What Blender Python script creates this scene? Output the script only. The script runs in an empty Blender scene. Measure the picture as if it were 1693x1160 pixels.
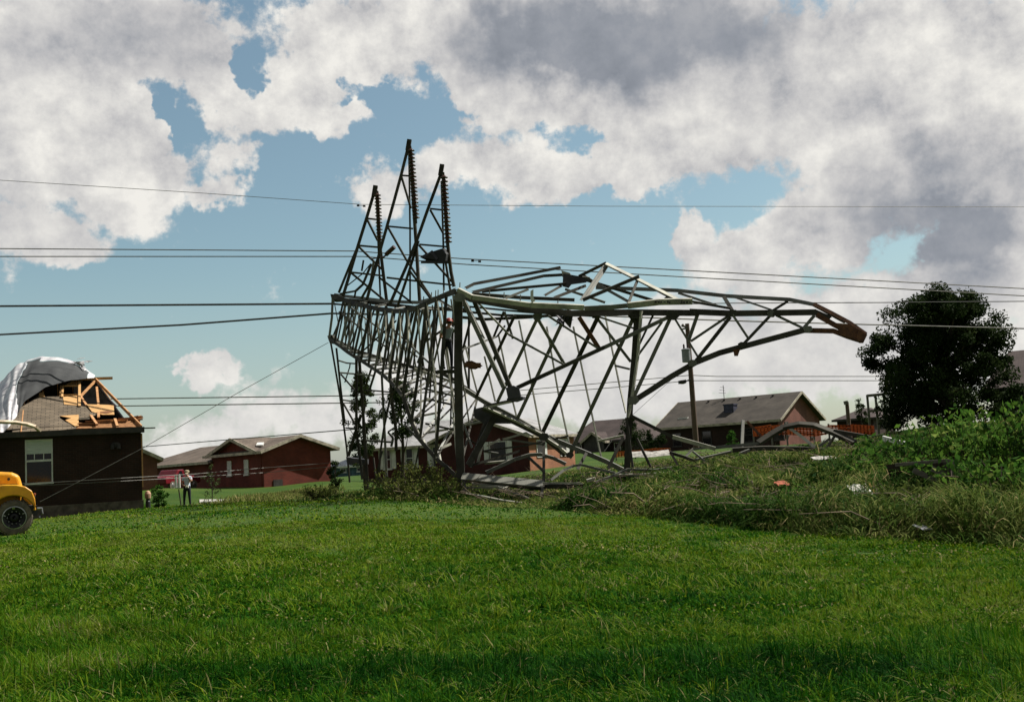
import bpy, bmesh, math, random
import numpy as np
from mathutils import Vector, Matrix

R = math.radians
random.seed(7)
rng = np.random.default_rng(11)
scn = bpy.context.scene

# ------------------------------------------------------------------ camera
CAM_H = 1.6
PITCH, ROLL = R(5.9), R(-3.3)
FPX, CX, CY = 1790.0, 846.5, 580.0            # focal length and centre in photograph pixels
cam_d = bpy.data.cameras.new("camera")
cam = bpy.data.objects.new("camera", cam_d)
scn.collection.objects.link(cam)
scn.camera = cam
cam_d.sensor_width = 36.0
cam_d.lens = 36.0 * FPX / 1693.0
cam_d.clip_start, cam_d.clip_end = 0.1, 6000
ROT = Matrix.Rotation(R(90) + PITCH, 4, 'X') @ Matrix.Rotation(ROLL, 4, 'Z')
cam.matrix_world = Matrix.Translation((0, 0, CAM_H)) @ ROT
R3 = ROT.to_3x3()

def ray(px, py):
    return (R3 @ Vector(((px - CX) / FPX, (CY - py) / FPX, -1.0)))
def at(px, py, Y):
    """The point seen at a photograph pixel, Y metres ahead of the camera."""
    d = ray(px, py)
    return Vector((0, 0, CAM_H)) + d * (Y / d.y)

# ------------------------------------------------------------------ sun, sky, exposure
SUN_AZ, SUN_EL = R(114), R(52)                 # azimuth counted from "towards the viewer" round to the right
sun_dir = Vector((math.sin(SUN_AZ) * math.cos(SUN_EL), -math.cos(SUN_AZ) * math.cos(SUN_EL), math.sin(SUN_EL)))
sl = bpy.data.lights.new("sun", 'SUN')
sl.energy, sl.angle, sl.color = 5.0, R(0.5), (1.0, 0.95, 0.86)
so = bpy.data.objects.new("sun", sl)
scn.collection.objects.link(so)
so.rotation_euler = (-sun_dir).to_track_quat('-Z', 'Y').to_euler()
scn.view_settings.view_transform = 'Standard'
scn.view_settings.look = 'None'
scn.view_settings.exposure = 0.45
scn.view_settings.gamma = 1.0

world = bpy.data.worlds.new("World")
scn.world = world
world.use_nodes = True
nt = world.node_tree
nt.nodes.clear()
N, L = nt.nodes, nt.links
def nd(t, **kw):
    n = N.new(t)
    for k, v in kw.items():
        setattr(n, k, v)
    return n
def mth(op, a, b=None, c=None, clamp=False):
    n = nd('ShaderNodeMath', operation=op, use_clamp=clamp)
    for i, x in enumerate((a, b, c)):
        if x is None: continue
        if isinstance(x, (int, float)): n.inputs[i].default_value = x
        else: L.new(x, n.inputs[i])
    return n.outputs[0]
def vmt(op, a, b=None):
    n = nd('ShaderNodeVectorMath', operation=op)
    for i, x in enumerate((a, b)):
        if x is None: continue
        if isinstance(x, (tuple, list)): n.inputs[i].default_value = x
        else: L.new(x, n.inputs[i])
    return n.outputs['Value'] if op in ('LENGTH', 'DOT_PRODUCT') else n.outputs[0]
def sstep(x, lo, hi, a=0.0, b=1.0):
    n = nd('ShaderNodeMapRange', interpolation_type='SMOOTHSTEP')
    L.new(x, n.inputs[0])
    for i, v in enumerate((lo, hi, a, b)): n.inputs[i + 1].default_value = v
    return n.outputs[0]
def noise(vec, scale, detail=6, rough=0.55, color=False):
    n = nd('ShaderNodeTexNoise')
    L.new(vec, n.inputs['Vector'])
    n.inputs['Scale'].default_value = scale
    n.inputs['Detail'].default_value = detail
    n.inputs['Roughness'].default_value = rough
    return n.outputs['Color' if color else 'Fac']
def mixc(f, a, b):
    n = nd('ShaderNodeMix', data_type='RGBA')
    if isinstance(f, (int, float)): n.inputs['Factor'].default_value = f
    else: L.new(f, n.inputs['Factor'])
    for s, x in ((6, a), (7, b)):
        if isinstance(x, (tuple, list)): n.inputs[s].default_value = (*x, 1)
        else: L.new(x, n.inputs[s])
    return n.outputs[2]

tc = nd('ShaderNodeTexCoord')
D0 = vmt('NORMALIZE', tc.outputs['Generated'])
sep = nd('ShaderNodeSeparateXYZ'); L.new(D0, sep.inputs[0])
azi = mth('ARCTAN2', sep.outputs[0], sep.outputs[1])
ele = mth('ARCSINE', sep.outputs[2])
cmb = nd('ShaderNodeCombineXYZ'); L.new(azi, cmb.inputs[0]); L.new(ele, cmb.inputs[1])
AE = cmb.outputs[0]
def warped(shift=(0, 0, 0)):
    base = vmt('ADD', AE, shift)
    w1 = vmt('MULTIPLY', vmt('SUBTRACT', noise(base, 9.0, 5, 0.6, True), (.5, .5, .5)), (0.16, 0.11, 0))
    w2 = vmt('MULTIPLY', vmt('SUBTRACT', noise(base, 34.0, 4, 0.6, True), (.5, .5, .5)), (0.045, 0.04, 0))
    return vmt('ADD', vmt('ADD', base, w1), w2)
def blob_ae(px, py, rx, ry):
    d = ray(px, py).normalized()
    return math.atan2(d.x, d.y), math.asin(d.z), rx / FPX, ry / FPX
def blobs(vec, lst):
    tot = None
    for px, py, rx, ry, amp in lst:
        a, e, ra, re = blob_ae(px, py, rx, ry)
        q = vmt('MULTIPLY', vmt('SUBTRACT', vec, (a, e, 0)), (1 / ra, 1 / re, 0))
        v = sstep(vmt('LENGTH', q), 0.25, 1.0, amp, 0.0)
        tot = v if tot is None else mth('ADD', tot, v)
    return tot
CLOUD = [(70, 190, 230, 200, 1.0), (220, 270, 150, 130, .95), (90, 395, 120, 55, .9), (120, 30, 330, 110, .9), (300, 120, 200, 120, .8),
         (480, 150, 190, 80, .9), (570, 185, 90, 40, .5), (255, 208, 36, 32, .75), (385, 250, 58, 50, .8), (365, 300, 60, 34, .7), (560, 90, 110, 70, .6),
         (620, 40, 220, 100, 1.0), (820, 120, 130, 150, .95), (1000, 60, 360, 150, 1.1), (1150, 180, 330, 130, 1.0), (940, 190, 120, 60, .5),
         (1480, 130, 340, 230, 1.2), (670, 300, 120, 65, .75), (860, 290, 210, 70, .95), (1040, 272, 130, 50, .8), (760, 250, 90, 40, .4),
         (1280, 405, 230, 92, 1.05), (1135, 385, 70, 50, .7), (1520, 300, 230, 110, 1.0), (1640, 430, 170, 120, 1.0),
         (1230, 560, 460, 120, .8), (1000, 640, 420, 100, .7), (480, 690, 420, 75, .62), (325, 615, 58, 32, .75), (700, 600, 200, 70, .4),
         (1560, 560, 240, 110, .8), (860, 560, 200, 70, .5), (-250, 300, 260, 330, 1.0), (1950, 300, 300, 350, 1.2),
         (500, -160, 600, 130, .9), (1300, -190, 600, 180, 1.1), (40, 650, 160, 50, .3), (430, 620, 160, 30, .25),
         (275, 185, 85, 70, -.95), (410, 95, 60, 38, -.8), (690, 175, 85, 55, -.8), (950, 215, 70, 36, -.6), (480, 262, 170, 42, -.5), (610, 150, 60, 30, -.4)]
DARK = [(1060, 20, 420, 130, 1.0), (900, 50, 230, 80, .3), (240, 20, 240, 95, .55), (60, 325, 170, 85, .4), (30, 60, 140, 80, .25),
        (1560, 360, 230, 90, .8), (1430, 315, 190, 60, .45), (1650, 270, 170, 120, .5), (1480, 250, 150, 70, .3),
        (1590, 440, 130, 80, .5), (1230, 240, 260, 70, .22), (860, 320, 200, 30, .15), (1330, 130, 260, 80, .25), (1300, 440, 200, 40, .15)]
V0 = warped()
fb = noise(AE, 20.0, 10, 0.64)
fbs = noise(vmt('ADD', AE, (0.016, 0.026, 0)), 20.0, 10, 0.64)
f60 = noise(AE, 70.0, 5, 0.6)
den = mth('ADD', mth('ADD', blobs(V0, CLOUD), mth('MULTIPLY', mth('SUBTRACT', fb, 0.5), sstep(ele, 0.06, 0.22, 1.0, 1.75))), mth('MULTIPLY', mth('SUBTRACT', f60, 0.5), 0.35))
# the rest of the sky (behind and above the viewer): broken cloud with blue between
fb2 = noise(D0, 2.6, 7, 0.6)
front = sstep(sep.outputs[1], 0.25, 0.75)
den_all = mth('ADD', mth('MULTIPLY', den, front), mth('MULTIPLY', mth('MULTIPLY', fb2, 0.9), mth('SUBTRACT', 1.0, front)))
cover = sstep(mth('ADD', den_all, mth('MULTIPLY', mth('SUBTRACT', f60, 0.5), 0.3)), 0.17, 0.63)
# clouds catch the sun on the side turned to it; thick bases are greyer
dk = mth('MINIMUM', blobs(warped((0.01, 0.02, 0)), DARK), 0.95)
soft = mth('SUBTRACT', 1.0, mth('MULTIPLY', dk, 0.75))
relief = mth('MULTIPLY', mth('MULTIPLY', mth('SUBTRACT', fb, fbs), sstep(ele, 0.04, 0.20, 0.45, 0.90)), soft)
relief2 = mth('MULTIPLY', mth('SUBTRACT', noise(V0, 7.0, 5, 0.5), 0.5), 0.30)
thick = mth('MULTIPLY', sstep(den_all, 0.8, 1.9), -0.05)
lum = mth('ADD', mth('ADD', 0.735, relief), mth('ADD', relief2, thick))
lum = mth('MAXIMUM', mth('SUBTRACT', lum, mth('MULTIPLY', dk, 0.38)), 0.18)
lum = mth('MINIMUM', lum, 0.90)
rmp = nd('ShaderNodeValToRGB'); L.new(lum, rmp.inputs[0])
cr = rmp.color_ramp
cr.elements[0].position, cr.elements[0].color = 0.10, (0.09, 0.115, 0.15, 1)
cr.elements[1].position, cr.elements[1].color = 0.90, (0.88, 0.86, 0.81, 1)
e = cr.elements.new(0.36); e.color = (0.30, 0.32, 0.36, 1)
e = cr.elements.new(0.56); e.color = (0.55, 0.545, 0.55, 1)
sky = nd('ShaderNodeTexSky', sky_type='NISHITA')
sky.sun_disc = False
sky.sun_elevation = SUN_EL
sky.sun_rotation = R(180) - SUN_AZ
sky.air_density, sky.dust_density, sky.ozone_density = 1.0, 1.2, 1.5
BGS = 0.1
skc = nd('ShaderNodeMix', data_type='RGBA', blend_type='MULTIPLY')
skc.inputs['Factor'].default_value = 1.0
L.new(sky.outputs[0], skc.inputs[6]); skc.inputs[7].default_value = (1.10, 1.20, 1.01, 1)
cl10 = vmt('SCALE', rmp.outputs[0]); cl10n = cl10.node; cl10n.inputs['Scale'].default_value = 1.0 / BGS
low = sstep(ele, 0.0, 0.20, 0.42, 0.06)
back = sstep(sep.outputs[1], -0.25, 0.40, 0.36, 1.0)       # unseen sky behind the viewer dimmed to cut fill on facing surfaces
base = mixc(low, skc.outputs[2], (4.8, 5.0, 5.3))
full = mixc(cover, base, cl10)
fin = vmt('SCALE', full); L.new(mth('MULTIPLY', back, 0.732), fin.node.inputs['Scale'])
bg = nd('ShaderNodeBackground'); bg.inputs[1].default_value = BGS
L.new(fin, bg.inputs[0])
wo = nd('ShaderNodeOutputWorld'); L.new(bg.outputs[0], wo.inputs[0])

# ------------------------------------------------------------------ materials
MATS = {}
def mat(name, col, rough=0.7, metal=0.0, var=0.25, scale=3.0, col2=None, bump=0.0, bscale=40.0, spec=0.4, trans=0.0, stretch=(1, 1, 1)):
    """Principled material broken up by noise between col and col2 (object coordinates)."""
    m = bpy.data.materials.new(name); m.use_nodes = True
    t = m.node_tree; b = t.nodes['Principled BSDF']
    tcx = t.nodes.new('ShaderNodeTexCoord')
    mp = t.nodes.new('ShaderNodeMapping'); mp.inputs['Scale'].default_value = stretch
    t.links.new(tcx.outputs['Object'], mp.inputs[0])
    nz = t.nodes.new('ShaderNodeTexNoise'); nz.inputs['Scale'].default_value = scale
    nz.inputs['Detail'].default_value = 6; nz.inputs['Roughness'].default_value = 0.6
    t.links.new(mp.outputs[0], nz.inputs['Vector'])
    rp = t.nodes.new('ShaderNodeValToRGB')
    c2 = col2 or tuple(c * (1 - 2 * var) for c in col)
    c1 = col if col2 else tuple(min(1, c * (1 + var)) for c in col)
    rp.color_ramp.elements[0].position, rp.color_ramp.elements[0].color = 0.34, (*c2, 1)
    rp.color_ramp.elements[1].position, rp.color_ramp.elements[1].color = 0.64, (*c1, 1)
    t.links.new(nz.outputs['Fac'], rp.inputs[0]); t.links.new(rp.outputs[0], b.inputs['Base Color'])
    b.inputs['Roughness'].default_value = rough; b.inputs['Metallic'].default_value = metal
    b.inputs['Specular IOR Level'].default_value = spec
    if bump:
        n2 = t.nodes.new('ShaderNodeTexNoise'); n2.inputs['Scale'].default_value = bscale; n2.inputs['Detail'].default_value = 4
        t.links.new(mp.outputs[0], n2.inputs['Vector'])
        bp = t.nodes.new('ShaderNodeBump'); bp.inputs['Strength'].default_value = bump; bp.inputs['Distance'].default_value = 0.02
        t.links.new(n2.outputs['Fac'], bp.inputs['Height']); t.links.new(bp.outputs[0], b.inputs['Normal'])
    MATS[name] = m
    return m
def brick_mat(name, c1, c2, mortar, bw=0.22, bh=0.075, rough=0.85, slope=False):
    m = bpy.data.materials.new(name); m.use_nodes = True
    t = m.node_tree; b = t.nodes['Principled BSDF']
    tcx = t.nodes.new('ShaderNodeTexCoord'); sp = t.nodes.new('ShaderNodeSeparateXYZ')
    t.links.new(tcx.outputs['Object'], sp.inputs[0])
    ad = t.nodes.new('ShaderNodeMath'); ad.operation = 'ADD'
    t.links.new(sp.outputs[0], ad.inputs[0]); t.links.new(sp.outputs[1], ad.inputs[1])
    cb = t.nodes.new('ShaderNodeCombineXYZ')
    t.links.new((sp.outputs[0] if slope else ad.outputs[0]), cb.inputs[0])
    if slope:
        zz = t.nodes.new('ShaderNodeMath'); zz.operation = 'MULTIPLY'; zz.inputs[1].default_value = 2.0
        t.links.new(sp.outputs[2], zz.inputs[0]); t.links.new(zz.outputs[0], cb.inputs[1])
    else:
        t.links.new(sp.outputs[2], cb.inputs[1])
    bk = t.nodes.new('ShaderNodeTexBrick'); t.links.new(cb.outputs[0], bk.inputs['Vector'])
    bk.inputs['Scale'].default_value = 1.0
    bk.inputs['Brick Width'].default_value = bw; bk.inputs['Row Height'].default_value = bh
    bk.inputs['Mortar Size'].default_value = 0.006 if not slope else 0.012; bk.inputs['Mortar Smooth'].default_value = 0.3
    bk.inputs['Color1'].default_value = (*c1, 1); bk.inputs['Color2'].default_value = (*c2, 1); bk.inputs['Mortar'].default_value = (*mortar, 1)
    nz = t.nodes.new('ShaderNodeTexNoise'); nz.inputs['Scale'].default_value = 0.9; nz.inputs['Detail'].default_value = 7
    t.links.new(tcx.outputs['Object'], nz.inputs['Vector'])
    mr = t.nodes.new('ShaderNodeMapRange'); mr.inputs[1].default_value = .3; mr.inputs[2].default_value = .7; mr.inputs[3].default_value = .7; mr.inputs[4].default_value = 1.25
    t.links.new(nz.outputs['Fac'], mr.inputs[0])
    mx = t.nodes.new('ShaderNodeMix'); mx.data_type = 'RGBA'; mx.blend_type = 'MULTIPLY'; mx.inputs['Factor'].default_value = 1
    t.links.new(bk.outputs['Color'], mx.inputs[6]); t.links.new(mr.outputs[0], mx.inputs[7])
    t.links.new(mx.outputs[2], b.inputs['Base Color'])
    b.inputs['Roughness'].default_value = rough; b.inputs['Specular IOR Level'].default_value = 0.25
    MATS[name] = m
    return m
def leaf_mat(name, cols, transl=0.35, rough=0.8):
    """Leaf / blade material: a per-blade 'tint' attribute picks the hue, part of the light passes through."""
    m = bpy.data.materials.new(name); m.use_nodes = True
    t = m.node_tree; t.nodes.clear()
    at_ = t.nodes.new('ShaderNodeAttribute'); at_.attribute_name = 'tint'
    rp = t.nodes.new('ShaderNodeValToRGB')
    els = rp.color_ramp.elements
    els[0].position, els[0].color = cols[0][0], (*cols[0][1], 1)
    els[1].position, els[1].color = cols[-1][0], (*cols[-1][1], 1)
    for p, c in cols[1:-1]:
        els.new(p).color = (*c, 1)
    t.links.new(at_.outputs['Fac'], rp.inputs[0])
    pb = t.nodes.new('ShaderNodeBsdfPrincipled'); pb.inputs['Roughness'].default_value = rough; pb.inputs['Specular IOR Level'].default_value = 0.04
    tr = t.nodes.new('ShaderNodeBsdfTranslucent')
    t.links.new(rp.outputs[0], pb.inputs['Base Color']); t.links.new(rp.outputs[0], tr.inputs[0])
    mx = t.nodes.new('ShaderNodeMixShader'); mx.inputs[0].default_value = transl
    t.links.new(pb.outputs[0], mx.inputs[1]); t.links.new(tr.outputs[0], mx.inputs[2])
    o = t.nodes.new('ShaderNodeOutputMaterial'); t.links.new(mx.outputs[0], o.inputs[0])
    MATS[name] = m
    return m

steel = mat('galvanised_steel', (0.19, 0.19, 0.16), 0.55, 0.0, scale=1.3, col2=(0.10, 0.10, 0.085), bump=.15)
steel_dk = mat('shaded_weathered_steel', (0.082, 0.078, 0.064), 0.65, 0.0, scale=1.3, col2=(0.036, 0.033, 0.027), spec=.08, bump=.15)  # dark copy of the steel: weathering plus the bars' shaded faces put into colour
steel_lt = mat('sunlit_steel', (0.50, 0.49, 0.40), 0.6, 0.0, scale=2.0, col2=(0.24, 0.235, 0.20))  # pale copy of the steel: sunlit faces put into the colour
rust = mat('rusty_steel', (0.17, 0.075, 0.035), 0.85, 0.1, scale=6, col2=(0.07, 0.032, 0.02), bump=.3)
gusset = mat('gusset_plate', (0.07, 0.065, 0.075), 0.55, 0.3, scale=2)
ceramic = mat('brown_glazed_porcelain', (0.06, 0.028, 0.02), 0.25, 0, scale=5)
wire_m = mat('conductor', (0.06, 0.06, 0.06), 0.6, 0.3)
wire_lt = mat('aluminium_conductor', (0.17, 0.165, 0.15), 0.5, 0.3)
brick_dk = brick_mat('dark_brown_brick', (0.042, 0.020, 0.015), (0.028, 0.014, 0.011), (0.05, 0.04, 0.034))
brick_red = brick_mat('red_brick', (0.17, 0.030, 0.019), (0.12, 0.022, 0.015), (0.13, 0.07, 0.055))
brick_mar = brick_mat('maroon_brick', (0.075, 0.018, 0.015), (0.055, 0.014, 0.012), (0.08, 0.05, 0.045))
brick_sun = brick_mat('sunlit_brick', (0.38, 0.155, 0.08), (0.30, 0.115, 0.06), (0.3, 0.22, 0.17))  # orange copy of the maroon brick, sunlight on the side wall put into colour
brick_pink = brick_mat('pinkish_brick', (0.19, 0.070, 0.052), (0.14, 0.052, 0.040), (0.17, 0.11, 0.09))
shingle_br = brick_mat('brown_shingles', (0.16, 0.125, 0.10), (0.12, 0.094, 0.076), (0.07, 0.056, 0.046), .3, .14, .95, True)
shingle_dk = brick_mat('dark_brown_shingles', (0.075, 0.055, 0.052), (0.06, 0.045, 0.043), (0.03, 0.025, 0.024), .3, .14, .95, True)
shingle_gr = brick_mat('grey_shingles', (0.36, 0.355, 0.36), (0.30, 0.297, 0.3), (0.2, 0.2, 0.2), .3, .14, .95, True)
shingle_tan = brick_mat('weathered_tan_shingles', (0.22, 0.175, 0.125), (0.15, 0.12, 0.088), (0.04, 0.033, 0.027), .33, .13, .95, True)
shingle_ch = brick_mat('taupe_shingles', (0.075, 0.064, 0.053), (0.06, 0.051, 0.043), (0.05, 0.045, 0.04), .3, .14, .95, True)
trim_tan = mat('tan_trim', (0.42, 0.37, 0.29), .6)
trim_white = mat('white_trim', (0.72, 0.72, 0.69), .55, var=.1)
trim_dk = mat('dark_trim', (0.045, 0.04, 0.036), .6)
glass_dk = mat('dark_window_glass', (0.012, 0.013, 0.016), .08, spec=.5, var=.1)
blind = mat('white_window_blind', (0.62, 0.66, 0.64), .7, var=.1, stretch=(1, 1, 22))
wood = mat('raw_pine', (0.60, 0.33, 0.15), .75, scale=3, col2=(0.42, 0.2, 0.08), stretch=(1, 1, 6))
wood_gold = mat('bare_sheathing', (0.66, 0.40, 0.17), .75, scale=4, col2=(0.5, 0.27, 0.1), stretch=(1, 3, 1))
wood_dk = mat('broken_wood', (0.34, 0.15, 0.06), .8, scale=5, col2=(0.10, 0.042, 0.02), stretch=(1, 4, 9))
wood_grey = mat('weathered_wood', (0.2, 0.18, 0.155), .85, scale=4, col2=(0.11, 0.1, 0.085), stretch=(1, 4, 8))
pole_wood = mat('pole_wood', (0.15, 0.10, 0.075), .85, scale=5, col2=(0.08, 0.052, 0.04), stretch=(6, 6, .6))
concrete = mat('concrete', (0.42, 0.40, 0.37), .9, scale=6, bump=.2)
found_m = mat('stone_foundation', (0.13, 0.105, 0.085), .9, scale=4, bump=.3)
dark_in = mat('attic_shadow_boards', (0.028, 0.021, 0.017), .9)
tarp_w = mat('white_plastic_sheet', (0.70, 0.70, 0.70), .5, scale=2.6, col2=(0.34, 0.32, 0.36), spec=.5, bump=.6, bscale=5)
tarp_g = mat('grey_plastic_sheet', (0.085, 0.088, 0.09), .95, scale=2, col2=(0.06, 0.062, 0.065), spec=.05, bump=.2, bscale=4)
yellow = mat('yellow_truck_paint', (0.82, 0.40, 0.012), .42, scale=3.5, col2=(0.60, 0.27, 0.02), spec=.4)
rubber = mat('dusty_tyre', (0.10, 0.085, 0.07), .9, scale=8, col2=(0.2, 0.16, 0.12))
black = mat('black_paint', (0.015, 0.015, 0.016), .5)
chrome = mat('dull_chrome', (0.45, 0.45, 0.45), .3, .8)
bark = mat('bark', (0.06, 0.045, 0.033), .95, scale=9, col2=(0.03, 0.022, 0.017), stretch=(3, 3, .6))
skin_m = mat('skin', (0.42, 0.22, 0.15), .6, var=.08)
cloth_blue = mat('pale_blue_shirt', (0.58, 0.67, 0.80), .85, var=.12, scale=6)
cloth_grn = mat('grey_green_shirt', (0.33, 0.38, 0.38), .85, var=.12, scale=6)
cloth_dk = mat('dark_trousers', (0.014, 0.016, 0.024), .9, var=.2)
hat_m = mat('khaki_cloth', (0.40, 0.34, 0.22), .9, var=.15)
hat_red = mat('red_hard_hat', (0.30, 0.025, 0.012), .5, var=.1)
red_paint = mat('red_car_paint', (0.50, 0.018, 0.022), .4, var=.1)
darkred_paint = mat('maroon_car_paint', (0.16, 0.012, 0.02), .3, var=.1)
orange_fence = mat('orange_fence_plastic', (0.85, 0.15, 0.03), .7, var=.15, scale=8)
orange_pl = mat('orange_plastic', (0.30, 0.075, 0.03), .9, var=.2, scale=8)
blue_wall = mat('blue_siding', (0.07, 0.13, 0.17), .7)
paper = mat('white_paper', (0.82, 0.80, 0.74), .8, var=.06)
paper_y = mat('yellowed_foam', (0.62, 0.42, 0.10), .85)
tx_grey = mat('transformer_grey', (0.24, 0.25, 0.27), .5, var=.1)

lawn_leaf = leaf_mat('lawn_blades', [(0, (0.003, 0.026, 0.002)), (.3, (0.013, 0.078, 0.004)), (.55, (0.062, 0.146, 0.005)), (.75, (0.145, 0.195, 0.010)), (.88, (0.14, 0.18, 0.05)), (.95, (0.20, 0.20, 0.07)), (1, (0.32, 0.28, 0.13))], .3)
weed_leaf = leaf_mat('weed_blades', [(0, (0.012, 0.046, 0.007)), (.3, (0.050, 0.098, 0.015)), (.6, (0.120, 0.155, 0.034)), (.85, (0.21, 0.215, 0.07)), (1, (0.36, 0.29, 0.14))], .3)
broad_leaf = leaf_mat('broad_leaves', [(0, (0.018, 0.055, 0.010)), (.5, (0.045, 0.115, 0.016)), (.8, (0.11, 0.20, 0.028)), (1, (0.22, 0.28, 0.07))], .4)
bush_leaf = leaf_mat('bush_leaves', [(0, (0.03, 0.055, 0.012)), (.5, (0.085, 0.115, 0.025)), (1, (0.17, 0.18, 0.05))], .35)
tree_leaf = leaf_mat('dark_tree_leaves', [(0, (0.008, 0.017, 0.005)), (.5, (0.024, 0.042, 0.012)), (1, (0.060, 0.080, 0.026))], .2)
pine_leaf = leaf_mat('conifer_leaves', [(0, (0.018, 0.032, 0.010)), (.6, (0.045, 0.068, 0.022)), (1, (0.11, 0.12, 0.04))], .25)
thin_leaf = leaf_mat('young_tree_leaves', [(0, (0.03, 0.05, 0.02)), (.6, (0.07, 0.095, 0.035)), (1, (0.13, 0.14, 0.06))], .35)

# ------------------------------------------------------------------ object helpers
def tag(o, label=None, cat=None, group=None, kind=None):
    if label: o['label'] = label
    if cat: o['category'] = cat
    if group: o['group'] = group
    if kind: o['kind'] = kind
    return o
def thing(name, label, cat, loc=(0, 0, 0), rz=0.0, group=None):
    o = bpy.data.objects.new(name, None)
    o.empty_display_size = 0.3
    scn.collection.objects.link(o)
    o.location = loc; o.rotation_euler = (0, 0, rz)
    return tag(o, label, cat, group)
def wmat(o):
    m = Matrix.LocRotScale(o.location, o.rotation_euler, o.scale)
    return wmat(o.parent) @ m if o.parent else m
class MB:
    """Collects shapes in world (or local) coordinates, links them as one mesh object."""
    def __init__(s): s.v, s.f, s.mi = [], [], []
    def add(s, vs, fs, mi=0):
        b = len(s.v); s.v += [tuple(v) for v in vs]
        s.f += [tuple(i + b for i in f) for f in fs]; s.mi += [mi] * len(fs)
        return s
    def box(s, x0, x1, y0, y1, z0, z1, mi=0):
        vs = [(x, y, z) for z in (z0, z1) for y in (y0, y1) for x in (x0, x1)]
        return s.add(vs, [(0, 2, 3, 1), (4, 5, 7, 6), (0, 1, 5, 4), (2, 6, 7, 3), (0, 4, 6, 2), (1, 3, 7, 5)], mi)
    def beam(s, p, q, w, h=None, up=(0, 0, 1), mi=0):
        p, q = Vector(p), Vector(q); h = h or w
        t = (q - p).normalized(); u = Vector(up)
        if abs(t.dot(u)) > .97: u = Vector((0, 1, 0))
        a = t.cross(u).normalized() * w / 2; b = a.cross(t).normalized() * h / 2
        vs = [c + i * a + j * b for c in (p, q) for i, j in ((-1, -1), (1, -1), (1, 1), (-1, 1))]
        return s.add(vs, [(3, 2, 1, 0), (4, 5, 6, 7), (0, 1, 5, 4), (1, 2, 6, 5), (2, 3, 7, 6), (3, 0, 4, 7)], mi)
    def tube(s, pts, r, n=6, mi=0, cap=True):
        pts = [Vector(p) for p in pts]; k = len(pts)
        rs = r if isinstance(r, (list, tuple)) else [r] * k
        vs, fs = [], []
        for i, p in enumerate(pts):
            t = (pts[min(i + 1, k - 1)] - pts[max(i - 1, 0)]).normalized()
            u = Vector((0, 0, 1)) if abs(t.z) < .9 else Vector((1, 0, 0))
            a = t.cross(u).normalized(); b = a.cross(t)
            for j in range(n):
                th = 2 * math.pi * j / n
                vs.append(p + (a * math.cos(th) + b * math.sin(th)) * rs[i])
        for i in range(k - 1):
            for j in range(n):
                j2 = (j + 1) % n
                fs.append((i * n + j, i * n + j2, (i + 1) * n + j2, (i + 1) * n + j))
        if cap: fs += [tuple(range(n))[::-1], tuple((k - 1) * n + j for j in range(n))]
        return s.add(vs, fs, mi)
    def lathe(s, prof, c, axis='Z', n=20, mi=0, cap=True):
        """prof: (radius, height along the axis) pairs; c: centre."""
        vs, fs = [], []; c = Vector(c)
        for r, h in prof:
            for j in range(n):
                th = 2 * math.pi * j / n; a, b = r * math.cos(th), r * math.sin(th)
                vs.append(c + Vector({'Z': (a, b, h), 'Y': (a, h, b), 'X': (h, a, b)}[axis]))
        k = len(prof)
        for i in range(k - 1):
            for j in range(n):
                j2 = (j + 1) % n; fs.append((i * n + j, i * n + j2, (i + 1) * n + j2, (i + 1) * n + j))
        if cap: fs += [tuple(range(n))[::-1], tuple((k - 1) * n + j for j in range(n))]
        return s.add(vs, fs, mi)
    def prism(s, poly, ext, mi=0):
        """A 3D polygon thickened along the vector ext."""
        n = len(poly); ext = Vector(ext); poly = [Vector(p) for p in poly]
        vs = poly + [p + ext for p in poly]
        fs = [tuple(range(n))[::-1], tuple(range(n, 2 * n))] + [(i, (i + 1) % n, n + (i + 1) % n, n + i) for i in range(n)]
        return s.add(vs, fs, mi)
    def build(s, name, mats, parent=None, world=False, smooth=False):
        """world=True: the collected points are world points; otherwise local to the parent."""
        vs = s.v
        if parent is not None and world:
            inv = wmat(parent).inverted(); vs = [tuple(inv @ Vector(v)) for v in vs]
        me = bpy.data.meshes.new(name); me.from_pydata(vs, [], s.f)
        ms = mats if isinstance(mats, (list, tuple)) else [mats]
        for m in ms: me.materials.append(m)
        if len(ms) > 1: me.polygons.foreach_set('material_index', s.mi)
        bm = bmesh.new(); bm.from_mesh(me); bmesh.ops.recalc_face_normals(bm, faces=bm.faces); bm.to_mesh(me); bm.free()
        if smooth: me.polygons.foreach_set('use_smooth', [True] * len(me.polygons))
        o = bpy.data.objects.new(name, me); scn.collection.objects.link(o)
        if parent is not None: o.parent = parent
        return o
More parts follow.
